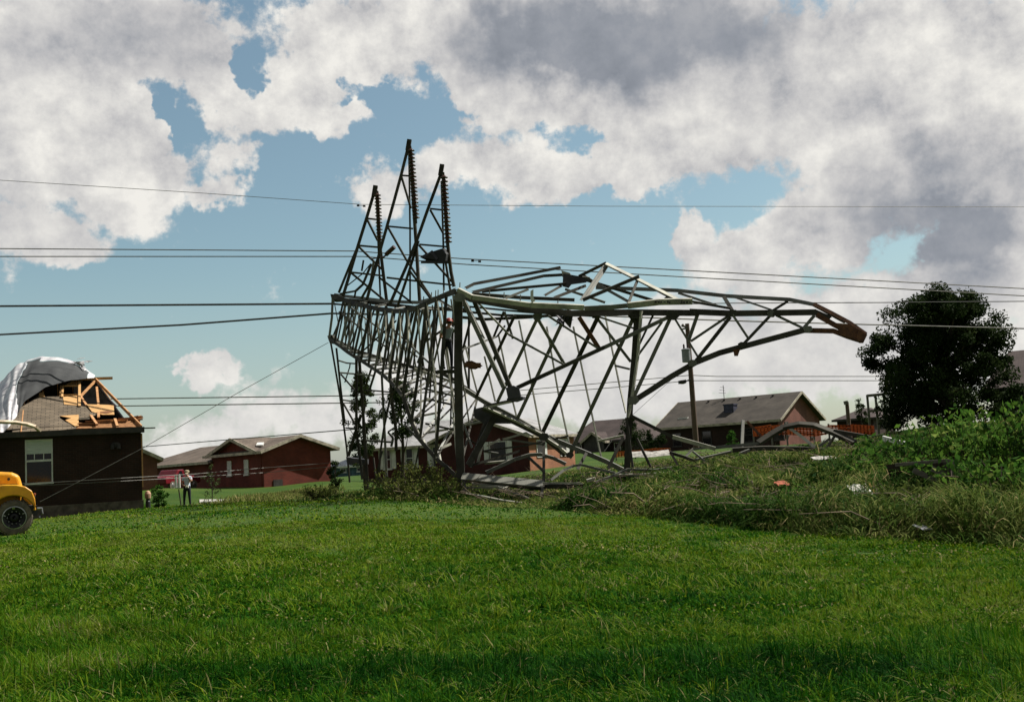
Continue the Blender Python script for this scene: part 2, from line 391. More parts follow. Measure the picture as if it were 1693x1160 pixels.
def np_mesh(name, verts, quads, m, parent=None, tint=None, tris=None):
    """Fast mesh from numpy arrays: quads (n,4) and optional tris (n,3)."""
    me = bpy.data.meshes.new(name)
    nv = len(verts); nq = len(quads); ntr = 0 if tris is None else len(tris)
    me.vertices.add(nv); me.vertices.foreach_set('co', np.ascontiguousarray(verts, dtype=np.float32).ravel())
    me.loops.add(nq * 4 + ntr * 3)
    idx = np.asarray(quads, dtype=np.int32).ravel()
    if ntr: idx = np.concatenate([idx, np.asarray(tris, dtype=np.int32).ravel()])
    me.loops.foreach_set('vertex_index', idx)
    me.polygons.add(nq + ntr)
    st = np.arange(nq, dtype=np.int32) * 4
    if ntr: st = np.concatenate([st, nq * 4 + np.arange(ntr, dtype=np.int32) * 3])
    me.polygons.foreach_set('loop_start', st)
    me.update(calc_edges=True)
    if tint is not None:
        a = me.attributes.new('tint', 'FLOAT', 'POINT'); a.data.foreach_set('value', np.ascontiguousarray(tint, dtype=np.float32))
    me.materials.append(m)
    o = bpy.data.objects.new(name, me); scn.collection.objects.link(o)
    if parent is not None: o.parent = parent
    return o

# ------------------------------------------------------------------ terrain
TP = [(25, 884, 31), (-250, 905, 27), (0, 862, 43), (235, 840, 44), (309, 838, 52), (375, 829, 62), (437, 807, 79), (300, 810, 90),
      (550, 791, 83), (607, 799, 85), (745, 797, 82), (876, 778, 78), (945, 770, 83), (940, 749, 106), (1045, 745, 104),
      (1095, 750, 99), (1290, 748, 92), (1357, 744, 99), (700, 829, 33), (540, 829, 36), (900, 841, 30.5), (1000, 851, 27.5),
      (1300, 883, 21), (1500, 894, 18.5), (1693, 909, 17), (1900, 930, 16.5), (760, 822, 35.5), (840, 832, 34), (1035, 802, 36), (1200, 764, 40), (1440, 769, 34), (1250, 752, 62),
      (1550, 806, 26), (1693, 790, 28), (1150, 741, 70), (604, 818, 45), (846, 1160, 7.4), (0, 1160, 7.7), (1693, 1160, 7.0),
      (300, 980, 13), (846, 980, 13), (1400, 980, 12.6), (500, 880, 24), (900, 880, 22.5), (250, 806, 72)]
T0 = [tuple(at(*p)) for p in TP]
for az in (-60, -35, -15, 0, 15, 35, 60):
    for rr, z in ((150, 1.0), (280, .2), (700, -4.0)):
        T0.append((rr * math.sin(R(az)), rr * math.cos(R(az)), z))
T0 += [(22, 58, 2.3), (40, 60, 2.3), (-40, 44, .5), (-40, 75, .6), (-60, 25, .2), (45, 22, .6), (30, 5, -.3), (-30, 5, .3), (0, -10, .1), (0, -60, 0), (-60, -40, .2), (60, -40, -.2)]
T0 = np.array(T0)
def tmap(x, y):
    r = np.sqrt(x * x + (y + 14) ** 2)
    return np.stack([np.arctan2(x, y + 14) * 1.6, np.log(r)], -1)
TC = tmap(T0[:, 0], T0[:, 1])
def phi(a, b):
    d2 = ((a[:, None, :] - b[None]) ** 2).sum(-1)
    return np.sqrt(d2 + 0.0025)
n_ = len(TC)
A_ = np.zeros((n_ + 1, n_ + 1)); A_[:n_, :n_] = phi(TC, TC) - np.eye(n_) * 0.01
A_[:n_, n_] = 1; A_[n_, :n_] = 1
W_ = np.linalg.solve(A_, np.concatenate([T0[:, 2], [0]]))
def gzn(x, y):
    x = np.asarray(x, float).ravel(); y = np.asarray(y, float).ravel()
    out = np.empty(len(x))
    for i in range(0, len(x), 20000):
        out[i:i + 20000] = phi(tmap(x[i:i + 20000], y[i:i + 20000]), TC) @ W_[:n_] + W_[n_]
    # small lumps of an uneven field
    return out + 0.03 * np.sin(x * .9 + 1.3 * np.sin(y * .37)) * np.sin(y * .8 + x * .21) * np.clip((y + 20) / 30, 0, 1)
def gz(x, y): return float(gzn([x], [y])[0])

# the lawn's edge against the rough ground, as points on the field
EDGE = [at(*p) for p in ((-400, 840, 60), (240, 836, 58), (330, 836, 54), (430, 832, 44), (540, 828, 37), (640, 827, 34.5), (760, 828, 32.5), (900, 841, 30.5), (1000, 851, 27.5), (1150, 864, 24),
                         (1300, 882, 21), (1500, 893, 18.5), (1693, 908, 17), (2100, 935, 15.5), (2700, 950, 14))]
EX = np.array([p.x for p in EDGE]); EY = np.array([p.y for p in EDGE])
def edge_y(x): return np.interp(x, EX, EY)

gx = np.concatenate([np.linspace(-900, -70, 14), np.arange(-66, 67, 1.5), np.linspace(70, 900, 14)])
gy = np.concatenate([np.linspace(-300, -20, 8), np.arange(-16, 120, 1.5), np.geomspace(122, 1800, 22)])
GX, GY = np.meshgrid(gx, gy)
GZ = gzn(GX, GY).reshape(GX.shape)
nx, ny = len(gx), len(gy)
ii = (np.arange(ny - 1)[:, None] * nx + np.arange(nx - 1)[None]).ravel()
gm = bpy.data.materials.new('field_ground'); gm.use_nodes = True
def ground_material(m):
    t = m.node_tree; b = t.nodes['Principled BSDF']
    tcx = t.nodes.new('ShaderNodeTexCoord')
    n1 = t.nodes.new('ShaderNodeTexNoise'); n1.inputs['Scale'].default_value = .22; n1.inputs['Detail'].default_value = 8
    n2 = t.nodes.new('ShaderNodeTexNoise'); n2.inputs['Scale'].default_value = 14; n2.inputs['Detail'].default_value = 5
    for q in (n1, n2): t.links.new(tcx.outputs['Object'], q.inputs['Vector'])
    r1 = t.nodes.new('ShaderNodeValToRGB'); r1.color_ramp.elements[0].position = .35; r1.color_ramp.elements[1].position = .68
    r1.color_ramp.elements[0].color = (.030, .066, .009, 1); r1.color_ramp.elements[1].color = (.060, .098, .014, 1)
    r2 = t.nodes.new('ShaderNodeMapRange'); r2.inputs[1].default_value = .3; r2.inputs[2].default_value = .7; r2.inputs[3].default_value = .55; r2.inputs[4].default_value = 1.3
    t.links.new(n1.outputs['Fac'], r1.inputs[0]); t.links.new(n2.outputs['Fac'], r2.inputs[0])
    mx = t.nodes.new('ShaderNodeMix'); mx.data_type = 'RGBA'; mx.blend_type = 'MULTIPLY'; mx.inputs['Factor'].default_value = 1
    t.links.new(r1.outputs[0], mx.inputs[6]); t.links.new(r2.outputs[0], mx.inputs[7]); t.links.new(mx.outputs[2], b.inputs['Base Color'])
    b.inputs['Roughness'].default_value = .95; b.inputs['Specular IOR Level'].default_value = .1
ground_material(gm)
g = np_mesh('ground', np.stack([GX.ravel(), GY.ravel(), GZ.ravel()], -1), np.stack([ii, ii + 1, ii + nx + 1, ii + nx], -1), gm)
g.data.polygons.foreach_set('use_smooth', [True] * len(g.data.polygons))
tag(g, kind='structure')

# ------------------------------------------------------------------ grass and weeds
def vnoise(x, y, s, seed=0):
    """Smooth value noise in numpy, 0..1."""
    x = x / s + seed * 17.3; y = y / s - seed * 9.1
    x0 = np.floor(x).astype(np.int64); y0 = np.floor(y).astype(np.int64)
    fx = x - x0; fy = y - y0; fx = fx * fx * (3 - 2 * fx); fy = fy * fy * (3 - 2 * fy)
    def h(a, b):
        v = np.sin(a * 127.1 + b * 311.7 + seed * 74.7) * 43758.5453
        return v - np.floor(v)
    return (h(x0, y0) * (1 - fx) + h(x0 + 1, y0) * fx) * (1 - fy) + (h(x0, y0 + 1) * (1 - fx) + h(x0 + 1, y0 + 1) * fx) * fy
def blades(x, y, z, h, w, tint, bend, az=None, lean=None):
    """Curved grass blades: two quads and a tip triangle each."""
    n = len(x)
    az = rng.uniform(0, 2 * np.pi, n) if az is None else az
    fz = az + rng.normal(0, .5, n)                                  # blade's width direction
    dx, dy = np.cos(az), np.sin(az); wx, wy = -np.sin(fz) * w / 2, np.cos(fz) * w / 2
    V = np.empty((n, 7, 3), np.float32)
    for k, (s, ws) in enumerate(((0.0, 1.0), (0.4, .9), (0.75, .6))):
        ox = bend * h * s ** 1.7; hz = h * s * (1 - .42 * np.clip(bend, 0, 1.6) * s)
        for j, sg in ((0, -1), (1, 1)):
            V[:, 2 * k + j, 0] = x + dx * ox + sg * wx * ws
            V[:, 2 * k + j, 1] = y + dy * ox + sg * wy * ws
            V[:, 2 * k + j, 2] = z + hz
    ox = bend * h; V[:, 6, 0] = x + dx * ox; V[:, 6, 1] = y + dy * ox; V[:, 6, 2] = z + h * (1 - .42 * np.clip(bend, 0, 1.6)) - .25 * h * np.clip(bend - .7, 0, 1)
    b = (np.arange(n) * 7)[:, None]
    q = np.concatenate([b + [[0, 1, 3, 2]], b + [[2, 3, 5, 4]]], 0); t = b + [[4, 5, 6]]
    return V.reshape(-1, 3), q, t, np.repeat(tint, 7)
def merge(parts):
    vs, qs, ts, tt, o = [], [], [], [], 0
    for v, q, t, k in parts:
        vs.append(v); qs.append(q + o); ts.append(t + o); tt.append(k); o += len(v)
    return np.concatenate(vs), np.concatenate(qs), np.concatenate(ts), np.concatenate(tt)
def wedge(n, y0, y1, half=0.56, pad=2.5):
    """Random points in the camera's field between two distances, with a margin for a step aside."""
    y = np.sqrt(rng.uniform(y0 * y0, y1 * y1, n)); x = rng.uniform(-1, 1, n) * (half * y + pad)
    return x, y
def leaf_quads(P, size, droop=.3, ratio=.55, nrm=None):
    """Randomly turned leaf-shaped quads at points P."""
    n = len(P)
    a = rng.normal(0, 1, (n, 3)); a[:, 2] -= droop; a /= np.linalg.norm(a, axis=1)[:, None]
    b = rng.normal(0, 1, (n, 3)); b -= (a * b).sum(1)[:, None] * a; b /= np.linalg.norm(b, axis=1)[:, None]
    s = (size * rng.uniform(.65, 1.35, n))[:, None]
    c = np.cross(a, b) * s * .12
    V = np.stack([P - a * s * .5, P + b * s * ratio * .5 + c, P + a * s * .55, P - b * s * ratio * .5 + c], 1)
    i = (np.arange(n) * 4)[:, None] + np.arange(4)[None]
    return V.reshape(-1, 3).astype(np.float32), i
parts = []
for n, y0, y1, hh, ww in ((340000, 5.2, 10.5, .11, .0085), (280000, 10.5, 17, .10, .013), (230000, 17, 27, .095, .018), (220000, 27, 75, .10, .036)):
    x, y = wedge(n, y0, y1)
    keep = y < edge_y(x) + .6
    x, y = x[keep], y[keep]; m = len(x)
    tuft = vnoise(x, y, .33, 1); mid = vnoise(x, y, 1.5, 2); big = vnoise(x, y, 4.5, 3); fine = vnoise(x, y, .13, 7)
    ridge = np.clip((vnoise(x * .22 + y * .12, y, .95, 6) - .42) * 2.6, 0, 1)   # unevenly mown swaths across the slope
    near = np.clip((16 - y) / 7, 0, 1)
    h = hh * (.30 + .75 * tuft ** 2 + .35 * fine + .7 * mid ** 2 * (.3 + near) + .9 * ridge * near) * rng.uniform(.6, 1.3, m)
    dry = np.clip((vnoise(x, y, .8, 4) - .6) * 3.2, 0, 1) * np.clip((vnoise(x, y, 2.7, 5) - .4) * 3, 0, 1)
    tint = .30 + .50 * (big - .5) + .34 * (mid - .5) + .46 * (fine - .5) + rng.normal(0, .13, m) + .24 * np.clip((y - 9) / 8, 0, 1) - .10 * ridge * near + .14 * dry  # near lawn tinted darker than mid lawn, standing in for cloud shade
    straw = rng.random(m) < (.015 + .20 * dry)
    tint = np.clip(np.where(straw, rng.uniform(.88, 1, m), np.clip(tint, 0, .84)), 0, 1)
    wind = 2 * np.pi * vnoise(x, y, .5, 31) + rng.normal(0, 1.3, m)
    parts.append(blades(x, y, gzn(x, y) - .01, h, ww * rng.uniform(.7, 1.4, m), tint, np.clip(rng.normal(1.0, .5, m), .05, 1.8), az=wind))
for n, y0, y1, ww in ((26000, 5.2, 10.5, .009), (20000, 10.5, 17, .0125), (9000, 17, 28, .02)):
    x, y = wedge(n, y0, y1); keep = (y < edge_y(x)) & (rng.random(n) < .04 + np.clip(vnoise(x, y, .8, 51) * 2.2 - .9, 0, 1) * (.3 + .7 * vnoise(x * .3, y, 1.1, 52))); x, y = x[keep], y[keep]; m = len(x)
    parts.append(blades(x, y, gzn(x, y), rng.uniform(.13, .26, m), ww * rng.uniform(.6, 1.1, m), np.clip(rng.normal(.76, .12, m), .4, 1), np.clip(rng.normal(1.1, .4, m), .2, 1.8), az=6 * vnoise(x, y, .7, 53) + rng.normal(0, .8, m)))  # long blades tinted pale, their sheen put into the colour
for n, y0, y1, ww in ((1900, 5.2, 10.5, .008), (1700, 10.5, 18, .012)):      # coarse tufts
    cx, cy = wedge(n, y0, y1); keep = (cy < edge_y(cx)) & (vnoise(cx * .5, cy, 1.2, 71) > .38); cx, cy = cx[keep], cy[keep]
    nb = 30; x = np.repeat(cx, nb); y = np.repeat(cy, nb); m = len(x); a = rng.uniform(0, 2 * np.pi, m); r = rng.random(m) * .05
    sz = np.repeat(rng.uniform(.5, 1.25, len(cx)), nb); tt = np.repeat(np.clip(rng.normal(.50, .16, len(cx)), .1, .85), nb)
    x = x + np.cos(a) * r; y = y + np.sin(a) * r
    parts.append(blades(x, y, gzn(x, y), sz * rng.uniform(.08, .19, m), ww * rng.uniform(.6, 1.2, m), np.clip(tt + rng.normal(0, .10, m), 0, .95), np.clip(rng.normal(.9, .4, m), .1, 1.8), az=a + rng.normal(0, .3, m)))
v, q, t, k = merge(parts)
for n, y0, y1, sz in ((130000, 5.2, 11, .026), (90000, 11, 20, .036)):          # clover among the blades
    x, y = wedge(n, y0, y1); keep = (y < edge_y(x)) & (vnoise(x, y, .55, 61) > .42); x, y = x[keep], y[keep]; m = len(x)
    V2, I2 = leaf_quads(np.stack([x, y, gzn(x, y) + rng.uniform(.015, .07, m)], -1), sz, ratio=.8); fl = (rng.random(m) < .02 + .22 * np.clip((vnoise(x, y, 1.1, 81) - .55) * 4, 0, 1)) * .6
    q = np.concatenate([q, I2 + len(v)]); v = np.concatenate([v, V2]); k = np.concatenate([k, np.repeat(np.clip(np.clip(rng.normal(.38, .16, m) + .2 * np.clip((y - 9) / 9, 0, 1), 0, .85) + fl, 0, 1), 4)])  # clover gets the same darker near tint in place of shade
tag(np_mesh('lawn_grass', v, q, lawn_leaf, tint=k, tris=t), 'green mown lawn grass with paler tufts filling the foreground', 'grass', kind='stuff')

# rough, wind-flattened weeds beyond the lawn's edge
parts = []
def weed_h(x, y):
    d = y - edge_y(x)
    left = np.clip((x + 7.5) / 6, 0, 1)
    right = np.clip((x - 1.0) / 5, 0, 1)
    bank = .30 * right * np.exp(-((d - 1.3) / 1.5) ** 2)
    low = 1 - .72 * np.exp(-((x - .5) / 2.6) ** 4) * np.exp(-((y - 33.5) / 3.0) ** 4)
    low = low * (1 - .55 * np.clip((y - 34) / 5, 0, 1))
    return np.clip(d / .9, .3, 1) * low * (.10 + bank + .42 * np.clip(vnoise(x, y, 1.0, 8) * 1.7 - .45, 0, 1) + .10 * vnoise(x, y, 4, 9)) * (.7 + .3 * left)
for n, y0, y1, ww in ((150000, 14, 26, .021), (150000, 26, 37, .029), (80000, 37, 52, .036)):
    x, y = wedge(n, y0, y1)
    keep = (y > edge_y(x) + rng.normal(0, .3, n)) & (x > -7.5 + rng.normal(0, 1.0, n))
    x, y = x[keep], y[keep]; m = len(x)
    H = weed_h(x, y); h = (.5 * H + .16 - .06 * np.clip((y - 34) / 5, 0, 1)) * rng.uniform(.6, 1.4, m)
    clump = vnoise(x, y, .5, 11); big = vnoise(x, y, 3.2, 12)
    az = 4 * np.pi * vnoise(x, y, 1.1, 10) + rng.normal(0, 1.1, m)
    tint = np.clip(.06 + .42 * big + .52 * clump + rng.normal(0, .16, m), 0, 1)
    green = vnoise(x, y, 2.2, 13) > .66
    tint = np.where(green, tint * .35, tint)
    tint = np.where(rng.random(m) < .035, 1.0, tint)
    parts.append(blades(x, y, gzn(x, y) - .03 + rng.random(m) ** 1.3 * H * .85, h, ww * rng.uniform(.6, 1.4, m), tint, np.clip(rng.normal(1.15, .4, m), .15, 1.9), az=az))
v, q, t, k = merge(parts)
# leaves of creepers and broken stalks mixed in
n = 300000
x, y = wedge(n, 15, 46)
keep = (y > edge_y(x) + .3) & (x > -7.2) & (rng.random(n) < np.clip(vnoise(x, y, 1.4, 41) * 2.4 - .45, .15, 1)); x, y = x[keep], y[keep]; m = len(x)
P_ = np.stack([x, y, gzn(x, y) + rng.random(m) * weed_h(x, y) * 1.05 + .02], -1)
V2, I2 = leaf_quads(P_, (.085 + .035 * (y > 26)) * rng.choice([.7, 1.0, 1.7], m, p=[.4, .4, .2]), ratio=.42)
k2 = np.repeat(np.clip(np.where(vnoise(x, y, 1.8, 43) > .6, .12, .48) + rng.normal(0, .18, m), 0, 1), 4)
tag(np_mesh('rough_grass', np.concatenate([v, V2]), np.concatenate([q, I2 + len(v)]), weed_leaf, tint=np.concatenate([k, k2]), tris=t), 'matted olive weeds and hay flattened around the fallen pylon', 'weeds', kind='stuff')

# bare cut branches and broken stalks tangled through the bank
mb_b = MB(); random.seed(3)
for i in range(620):
    y = random.uniform(19, 40); x = random.uniform(-3, 15); 
    if y < edge_y(x) + .5: continue
    z = gz(x, y); l = random.uniform(.4, 2.0); a = random.uniform(0, 6.28); up = random.uniform(.0, .45)
    p0 = Vector((x, y, z + .05)); p2 = p0 + Vector((math.cos(a) * l, math.sin(a) * l, up + .12)); p1 = p0.lerp(p2, .5) + Vector((random.uniform(-.1, .1), random.uniform(-.1, .1), random.uniform(.02, .22)))
    r = random.uniform(.007, .022); mb_b.tube([p0, p1, p2], [r, r * .8, r * .35], 4)
    for s in (.4, .65):
        q = p1.lerp(p2, s); mb_b.tube([q, q + Vector((random.uniform(-.3, .3), random.uniform(-.3, .3), random.uniform(0, .3)))], [r * .5, r * .2], 4)
tag(mb_b.build('brush_twigs', mat('dry_twig', (.2, .15, .1), .9, scale=3, col2=(.07, .05, .035))), 'bare broken twigs and branches strewn through the weedy bank', 'twigs', kind='stuff')

# pale dry grass in front of the red house
x = rng.normal(0, 1, 16000); y = rng.normal(0, 1, 16000)
c = at(470, 815, 58); x = c.x + x * 1.1; y = c.y + y * 4.0
m = len(x)
v, q, t, k = blades(x, y, gzn(x, y), rng.uniform(.2, .6, m) * np.exp(-((x - c.x) / 1.7) ** 2), np.full(m, .05), np.clip(rng.normal(.72, .14, m), 0, 1), rng.uniform(.2, .9, m))
tag(np_mesh('dry_grass', v, q, weed_leaf, tint=k, tris=t), 'pale dry unmown grass patch in front of the red brick house', 'grass', kind='stuff')

# ------------------------------------------------------------------ leaves, trees, shrubs
def clump_points(centres, radii, per):
    out, hue = [], []
    for (c, r, n) in zip(centres, radii, per):
        d = rng.normal(0, 1, (n, 3)); d /= np.linalg.norm(d, axis=1)[:, None]
        d *= (rng.random(n) ** .5)[:, None]
        out.append(np.array(c) + d * np.array(r)); hue.append(np.full(n, rng.normal(0, .14)))
    return np.concatenate(out), np.concatenate(hue)
def tree(name, label, base, height, crown_fn, n_clumps, clump_r, per, leaf, m, trunk_r, group=None, cat='tree', tint=.45, trunk_top=.8, limbs=9):
    """crown_fn(t) -> crown half width at relative height t (0 = lowest leaf, 1 = top)."""
    base = Vector(base)
    root = thing(name, label, cat, base, group=group)
    C, Rr, Pn = [], [], []
    lo, hi = crown_fn('range')
    for i in range(n_clumps):
        tt = rng.random() ** .9; wid = crown_fn(tt)
        a = rng.uniform(0, 2 * np.pi); rad = wid * math.sqrt(rng.random()) * (.95 + .16 * math.sin(3 * a + tt * 9) + .12 * math.sin(5 * a - tt * 13))
        z = lo + (hi - lo) * tt
        C.append((math.cos(a) * rad, math.sin(a) * rad, z)); r = clump_r * rng.uniform(.6, 1.3)
        Rr.append((r, r, r * .75)); Pn.append(int(per * rng.uniform(.5, 1.4)))
    P, hue = clump_points(C, Rr, Pn)
    V, I = leaf_quads(P, leaf)
    k = np.repeat(np.clip(tint + hue + rng.normal(0, .14, len(P)), 0, 1), 4)
    np_mesh('crown', V, I, m, root, k)
    tb = MB()
    top = Vector((rng.normal(0, .03) * height, 0, height * trunk_top))
    pts = [Vector((0, 0, -.3))] + [top * s + Vector((rng.normal(0, .012) * height, rng.normal(0, .012) * height, 0)) for s in (.12, .35, .6)] + [top]
    tb.tube(pts, [trunk_r * 1.25, trunk_r, trunk_r * .8, trunk_r * .55, trunk_r * .2], 8)
    for i in rng.choice(len(C), min(limbs, len(C)), replace=False):
        c = Vector(C[i]); s = max(.15, min(.85, (c.z / max(height, .1)) - .18)); p = top * s
        tb.tube([p, p.lerp(c, .55) + Vector((0, 0, -.04 * height)), c], [trunk_r * .42, trunk_r * .26, trunk_r * .08], 6)
    tb.build('trunk', bark, root)
    return root
def prof(lo, hi, pts):
    xs, ys = [p[0] for p in pts], [p[1] for p in pts]
    return lambda t: (lo, hi) if t == 'range' else float(np.interp(t, xs, ys))

p = at(1571, 712, 55); p.z = gz(p.x, p.y)
ht = at(1545, 486, 55).z - p.z
tree('shade_tree', 'big dark dense shade tree standing right of the rusty pylon tip', p, ht, prof(.25, ht, [(0, 3.1), (.3, 3.4), (.5, 3.3), (.62, 3.2), (.85, 2.6), (1, 1.5)]), 265, .64, 310, .155, tree_leaf, .28, tint=.42, limbs=26)
p = at(606, 815, 60); p.z = gz(p.x, p.y); ht = at(606, 618, 60).z - p.z
tree('conifer_tree', 'slim ragged evergreen seen through the crumpled cross arm legs', p, ht, prof(ht * .33, ht, [(0, .75), (.35, .95), (.7, .6), (1, .1)]), 64, .32, 100, .13, pine_leaf, .1, limbs=20, trunk_top=.98)
p = at(670, 812, 62); p.z = gz(p.x, p.y); ht = at(670, 630, 62).z - p.z
tree('conifer_tree', 'dense round evergreen behind the pylon shaft and the grey roof', p, ht, prof(ht * .48, ht, [(0, 1.1), (.4, 1.35), (.8, .8), (1, .2)]), 60, .36, 110, .14, pine_leaf, .12, tint=.35, limbs=16, trunk_top=.9)
p = at(351, 838, 56); p.z = gz(p.x, p.y); ht = at(351, 768, 56).z - p.z
tree('young_tree', 'thin airy young tree in front of the red house, right of the standing man', p, ht, prof(ht * .28, ht, [(0, .35), (.4, .5), (.8, .3), (1, .1)]), 20, .16, 26, .08, thin_leaf, .03, limbs=14, trunk_top=.97)
p = at(555, 828, 44); p.z = gz(p.x, p.y); ht = at(553, 764, 44).z - p.z
tree('young_tree', 'small dark bushy tree on a bare stem between red house and pylon', p, ht, prof(ht * .3, ht, [(0, .22), (.4, .34), (.8, .26), (1, .12)]), 26, .13, 70, .07, tree_leaf, .03, tint=.4, limbs=8, trunk_top=.9)
p = at(1045, 748, 88); p.z = gz(p.x, p.y); ht = at(1042, 690, 88).z - p.z
tree('dark_tree', 'dark rounded tree beside the brown roofed house, behind the post', p, ht, prof(ht * .08, ht, [(0, .8), (.5, 1.2), (.85, .7), (1, .2)]), 34, .4, 90, .15, tree_leaf, .12, tint=.4, limbs=6)
p = at(1075, 744, 92); p.z = gz(p.x, p.y); ht = at(1074, 712, 92).z - p.z
tree('fir_tree', 'small conical fir between the two brown roofed houses', p, ht, prof(.15, ht, [(0, .85), (.5, .55), (1, .06)]), 30, .24, 60, .12, tree_leaf, .07, tint=.4, limbs=6, trunk_top=.95)
p = at(1093, 748, 92); p.z = gz(p.x, p.y); ht = at(1092, 716, 92).z - p.z
tree('dark_shrub', 'dark shrub at the left end of the pinkish gabled house', p, ht, prof(.1, ht, [(0, .5), (.5, .6), (1, .15)]), 20, .28, 60, .13, tree_leaf, .06, cat='shrub', tint=.4, limbs=5)
p = at(1427, 712, 62); p.z = gz(p.x, p.y); ht = at(1425, 661, 62).z - p.z
tree('small_tree', 'small round tree beside the short pole near the big tree', p, ht, prof(ht * .35, ht, [(0, .3), (.5, .48), (1, .12)]), 16, .17, 60, .1, pine_leaf, .05, tint=.3, limbs=8)
p = at(272, 806, 96); p.z = gz(p.x, p.y); ht = at(272, 765, 96).z - p.z
tree('far_tree', 'far green tree between the small gable house and red house', p, ht, prof(.5, ht, [(0, .8), (.5, 1.1), (1, .3)]), 24, .4, 50, .18, pine_leaf, .12, tint=.6, limbs=5)
p = at(262, 838, 47); p.z = gz(p.x, p.y); ht = at(262, 803, 47).z - p.z
tree('garden_shrub', 'leafy green shrub at the corner of the damaged house', p, ht, prof(.05, ht, [(0, .25), (.5, .42), (1, .2)]), 22, .15, 60, .09, broad_leaf, .03, cat='shrub', tint=.25, limbs=8)
p = at(1210, 730, 84); p.z = gz(p.x, p.y)
tree('garden_shrub', 'green shrub before the front of the pinkish gabled house', p, 1.5, prof(.05, 1.5, [(0, .5), (.5, .6), (1, .2)]), 16, .28, 50, .13, broad_leaf, .04, cat='shrub', tint=.3, limbs=5)
p = at(600, 778, 120); p.z = gz(p.x, p.y)
tree('far_tree', 'far dark tree beside the blue house behind the pylon legs', p, 3.2, prof(.8, 3.2, [(0, 1.1), (.5, 1.6), (1, .4)]), 26, .5, 50, .22, tree_leaf, .12, tint=.5, limbs=5)

# leafy plants: stem with alternating big leaves
def leafy_plant(p, h, spread, nst, leaf, m=broad_leaf, tint=.5, name='leafy_sapling', label=None, group=None, cat='sapling'):
    root = thing(name, label, cat, p, group=group)
    st = MB(); P = []
    for i in range(nst):
        a = rng.uniform(0, 2 * np.pi); l = spread * rng.uniform(.3, 1); hh = h * rng.uniform(.55, 1)
        b0 = Vector((math.cos(a) * l * .2, math.sin(a) * l * .2, -.05)); b1 = Vector((math.cos(a) * l * .55, math.sin(a) * l * .55, hh * .6)); b2 = Vector((math.cos(a) * l, math.sin(a) * l, hh))
        st.tube([b0, b1, b2], [.016, .011, .004], 5)
        for j in range(int(15 * hh / max(h, .1)) + 8):
            s = rng.uniform(.15, 1.04); q = b0.lerp(b1, s * 2) if s < .5 else b1.lerp(b2, s * 2 - 1)
            P.append(np.array(q) + rng.normal(0, leaf * .75, 3))
    P = np.array(P); V, I = leaf_quads(P, leaf, droop=.5, ratio=.48)
    np_mesh('foliage', V, I, m, root, np.repeat(np.clip(tint + rng.normal(0, .2, len(P)), 0, 1), 4))
    st.build('stem', bark, root)
    return root
SAP = [(1448, 745, 30, .9), (1475, 740, 29, 1.1), (1500, 770, 27, 1.2), (1520, 740, 29, 1.15), (1545, 765, 27, 1.35), (1568, 745, 28, 1.4), (1590, 772, 26, 1.4), (1612, 742, 28, 1.2),
       (1632, 770, 25.5, 1.35), (1655, 760, 25.5, 1.6), (1678, 775, 24.5, 1.75), (1700, 770, 24.5, 1.8), (1730, 780, 24, 1.9), (1463, 782, 27, .6), (1600, 800, 23.5, .8), (1650, 815, 22.5, .9), (1690, 820, 22, 1.0), (1530, 790, 25, .7), (1625, 755, 30, 1.5), (1580, 725, 31, 1.4)]
for px, py, Y, hh in SAP:
    p = at(px, py, Y); p.z = gz(p.x, p.y) - .05
    leafy_plant(p, hh * 1.22, .8, 16, .17, label='bright green leafy sapling in the thicket below the big tree', group='leafy saplings in the right hand thicket', tint=rng.uniform(.4, .75))
WD = [(1090, 800, 30, .5), (1190, 800, 29.5, .6), (1215, 808, 28.5, .55), (1030, 812, 30.5, .45), (1005, 826, 29.5, .4), (1175, 790, 31, .5), (1230, 750, 36, .6), (1560, 860, 20.5, .5), (1480, 850, 21, .5), (1620, 850, 20, .6), (1670, 860, 19, .6), (1420, 775, 28, .6)]
for px, py, Y, hh in WD:
    p = at(px, py, Y); p.z = gz(p.x, p.y)
    leafy_plant(p, hh, .45, 9, .085, tint=.12, name='broadleaf_weed', label='dark green broadleaf weed clump among the matted hay', group='broadleaf weed clumps', cat='weed')
random.seed(21)
for i in range(58):                                               # leafy brush spread along the bank
    px = random.uniform(930, 1690); Y = random.uniform(19.5, 34)
    py = random.uniform(775, 870); p = at(px, py, Y)
    if p.y < edge_y(p.x) + .9: continue
    p.z = gz(p.x, p.y)
    leafy_plant(p, random.uniform(.28, .62) * (1 if px > 1200 else .75), random.uniform(.4, .75), 10, random.uniform(.09, .13), bush_leaf if i % 3 else broad_leaf, tint=rng.uniform(.2, .6), name='brush_clump', label='low leafy brush clump tangled in the matted weeds of the bank', group='leafy brush clumps on the bank', cat='brush')
BU = [(650, 818, 36.5, .8), (682, 815, 37, 1.0), (712, 816, 36.5, 1.05), (735, 818, 36, .85), (625, 818, 38, .6), (668, 822, 35, .55), (700, 824, 34.5, .6), (748, 823, 34.5, .55), (525, 826, 40, .4), (538, 826, 40, .45)]
for px, py, Y, hh in BU:
    p = at(px, py, Y); p.z = gz(p.x, p.y)
    leafy_plant(p, hh * 1.15, .7, 20, .10, bush_leaf, tint=rng.uniform(.5, .8), name='low_bush', label='low olive green bush at the lawn edge left of the pylon post', group='low bushes left of the pylon', cat='bush')

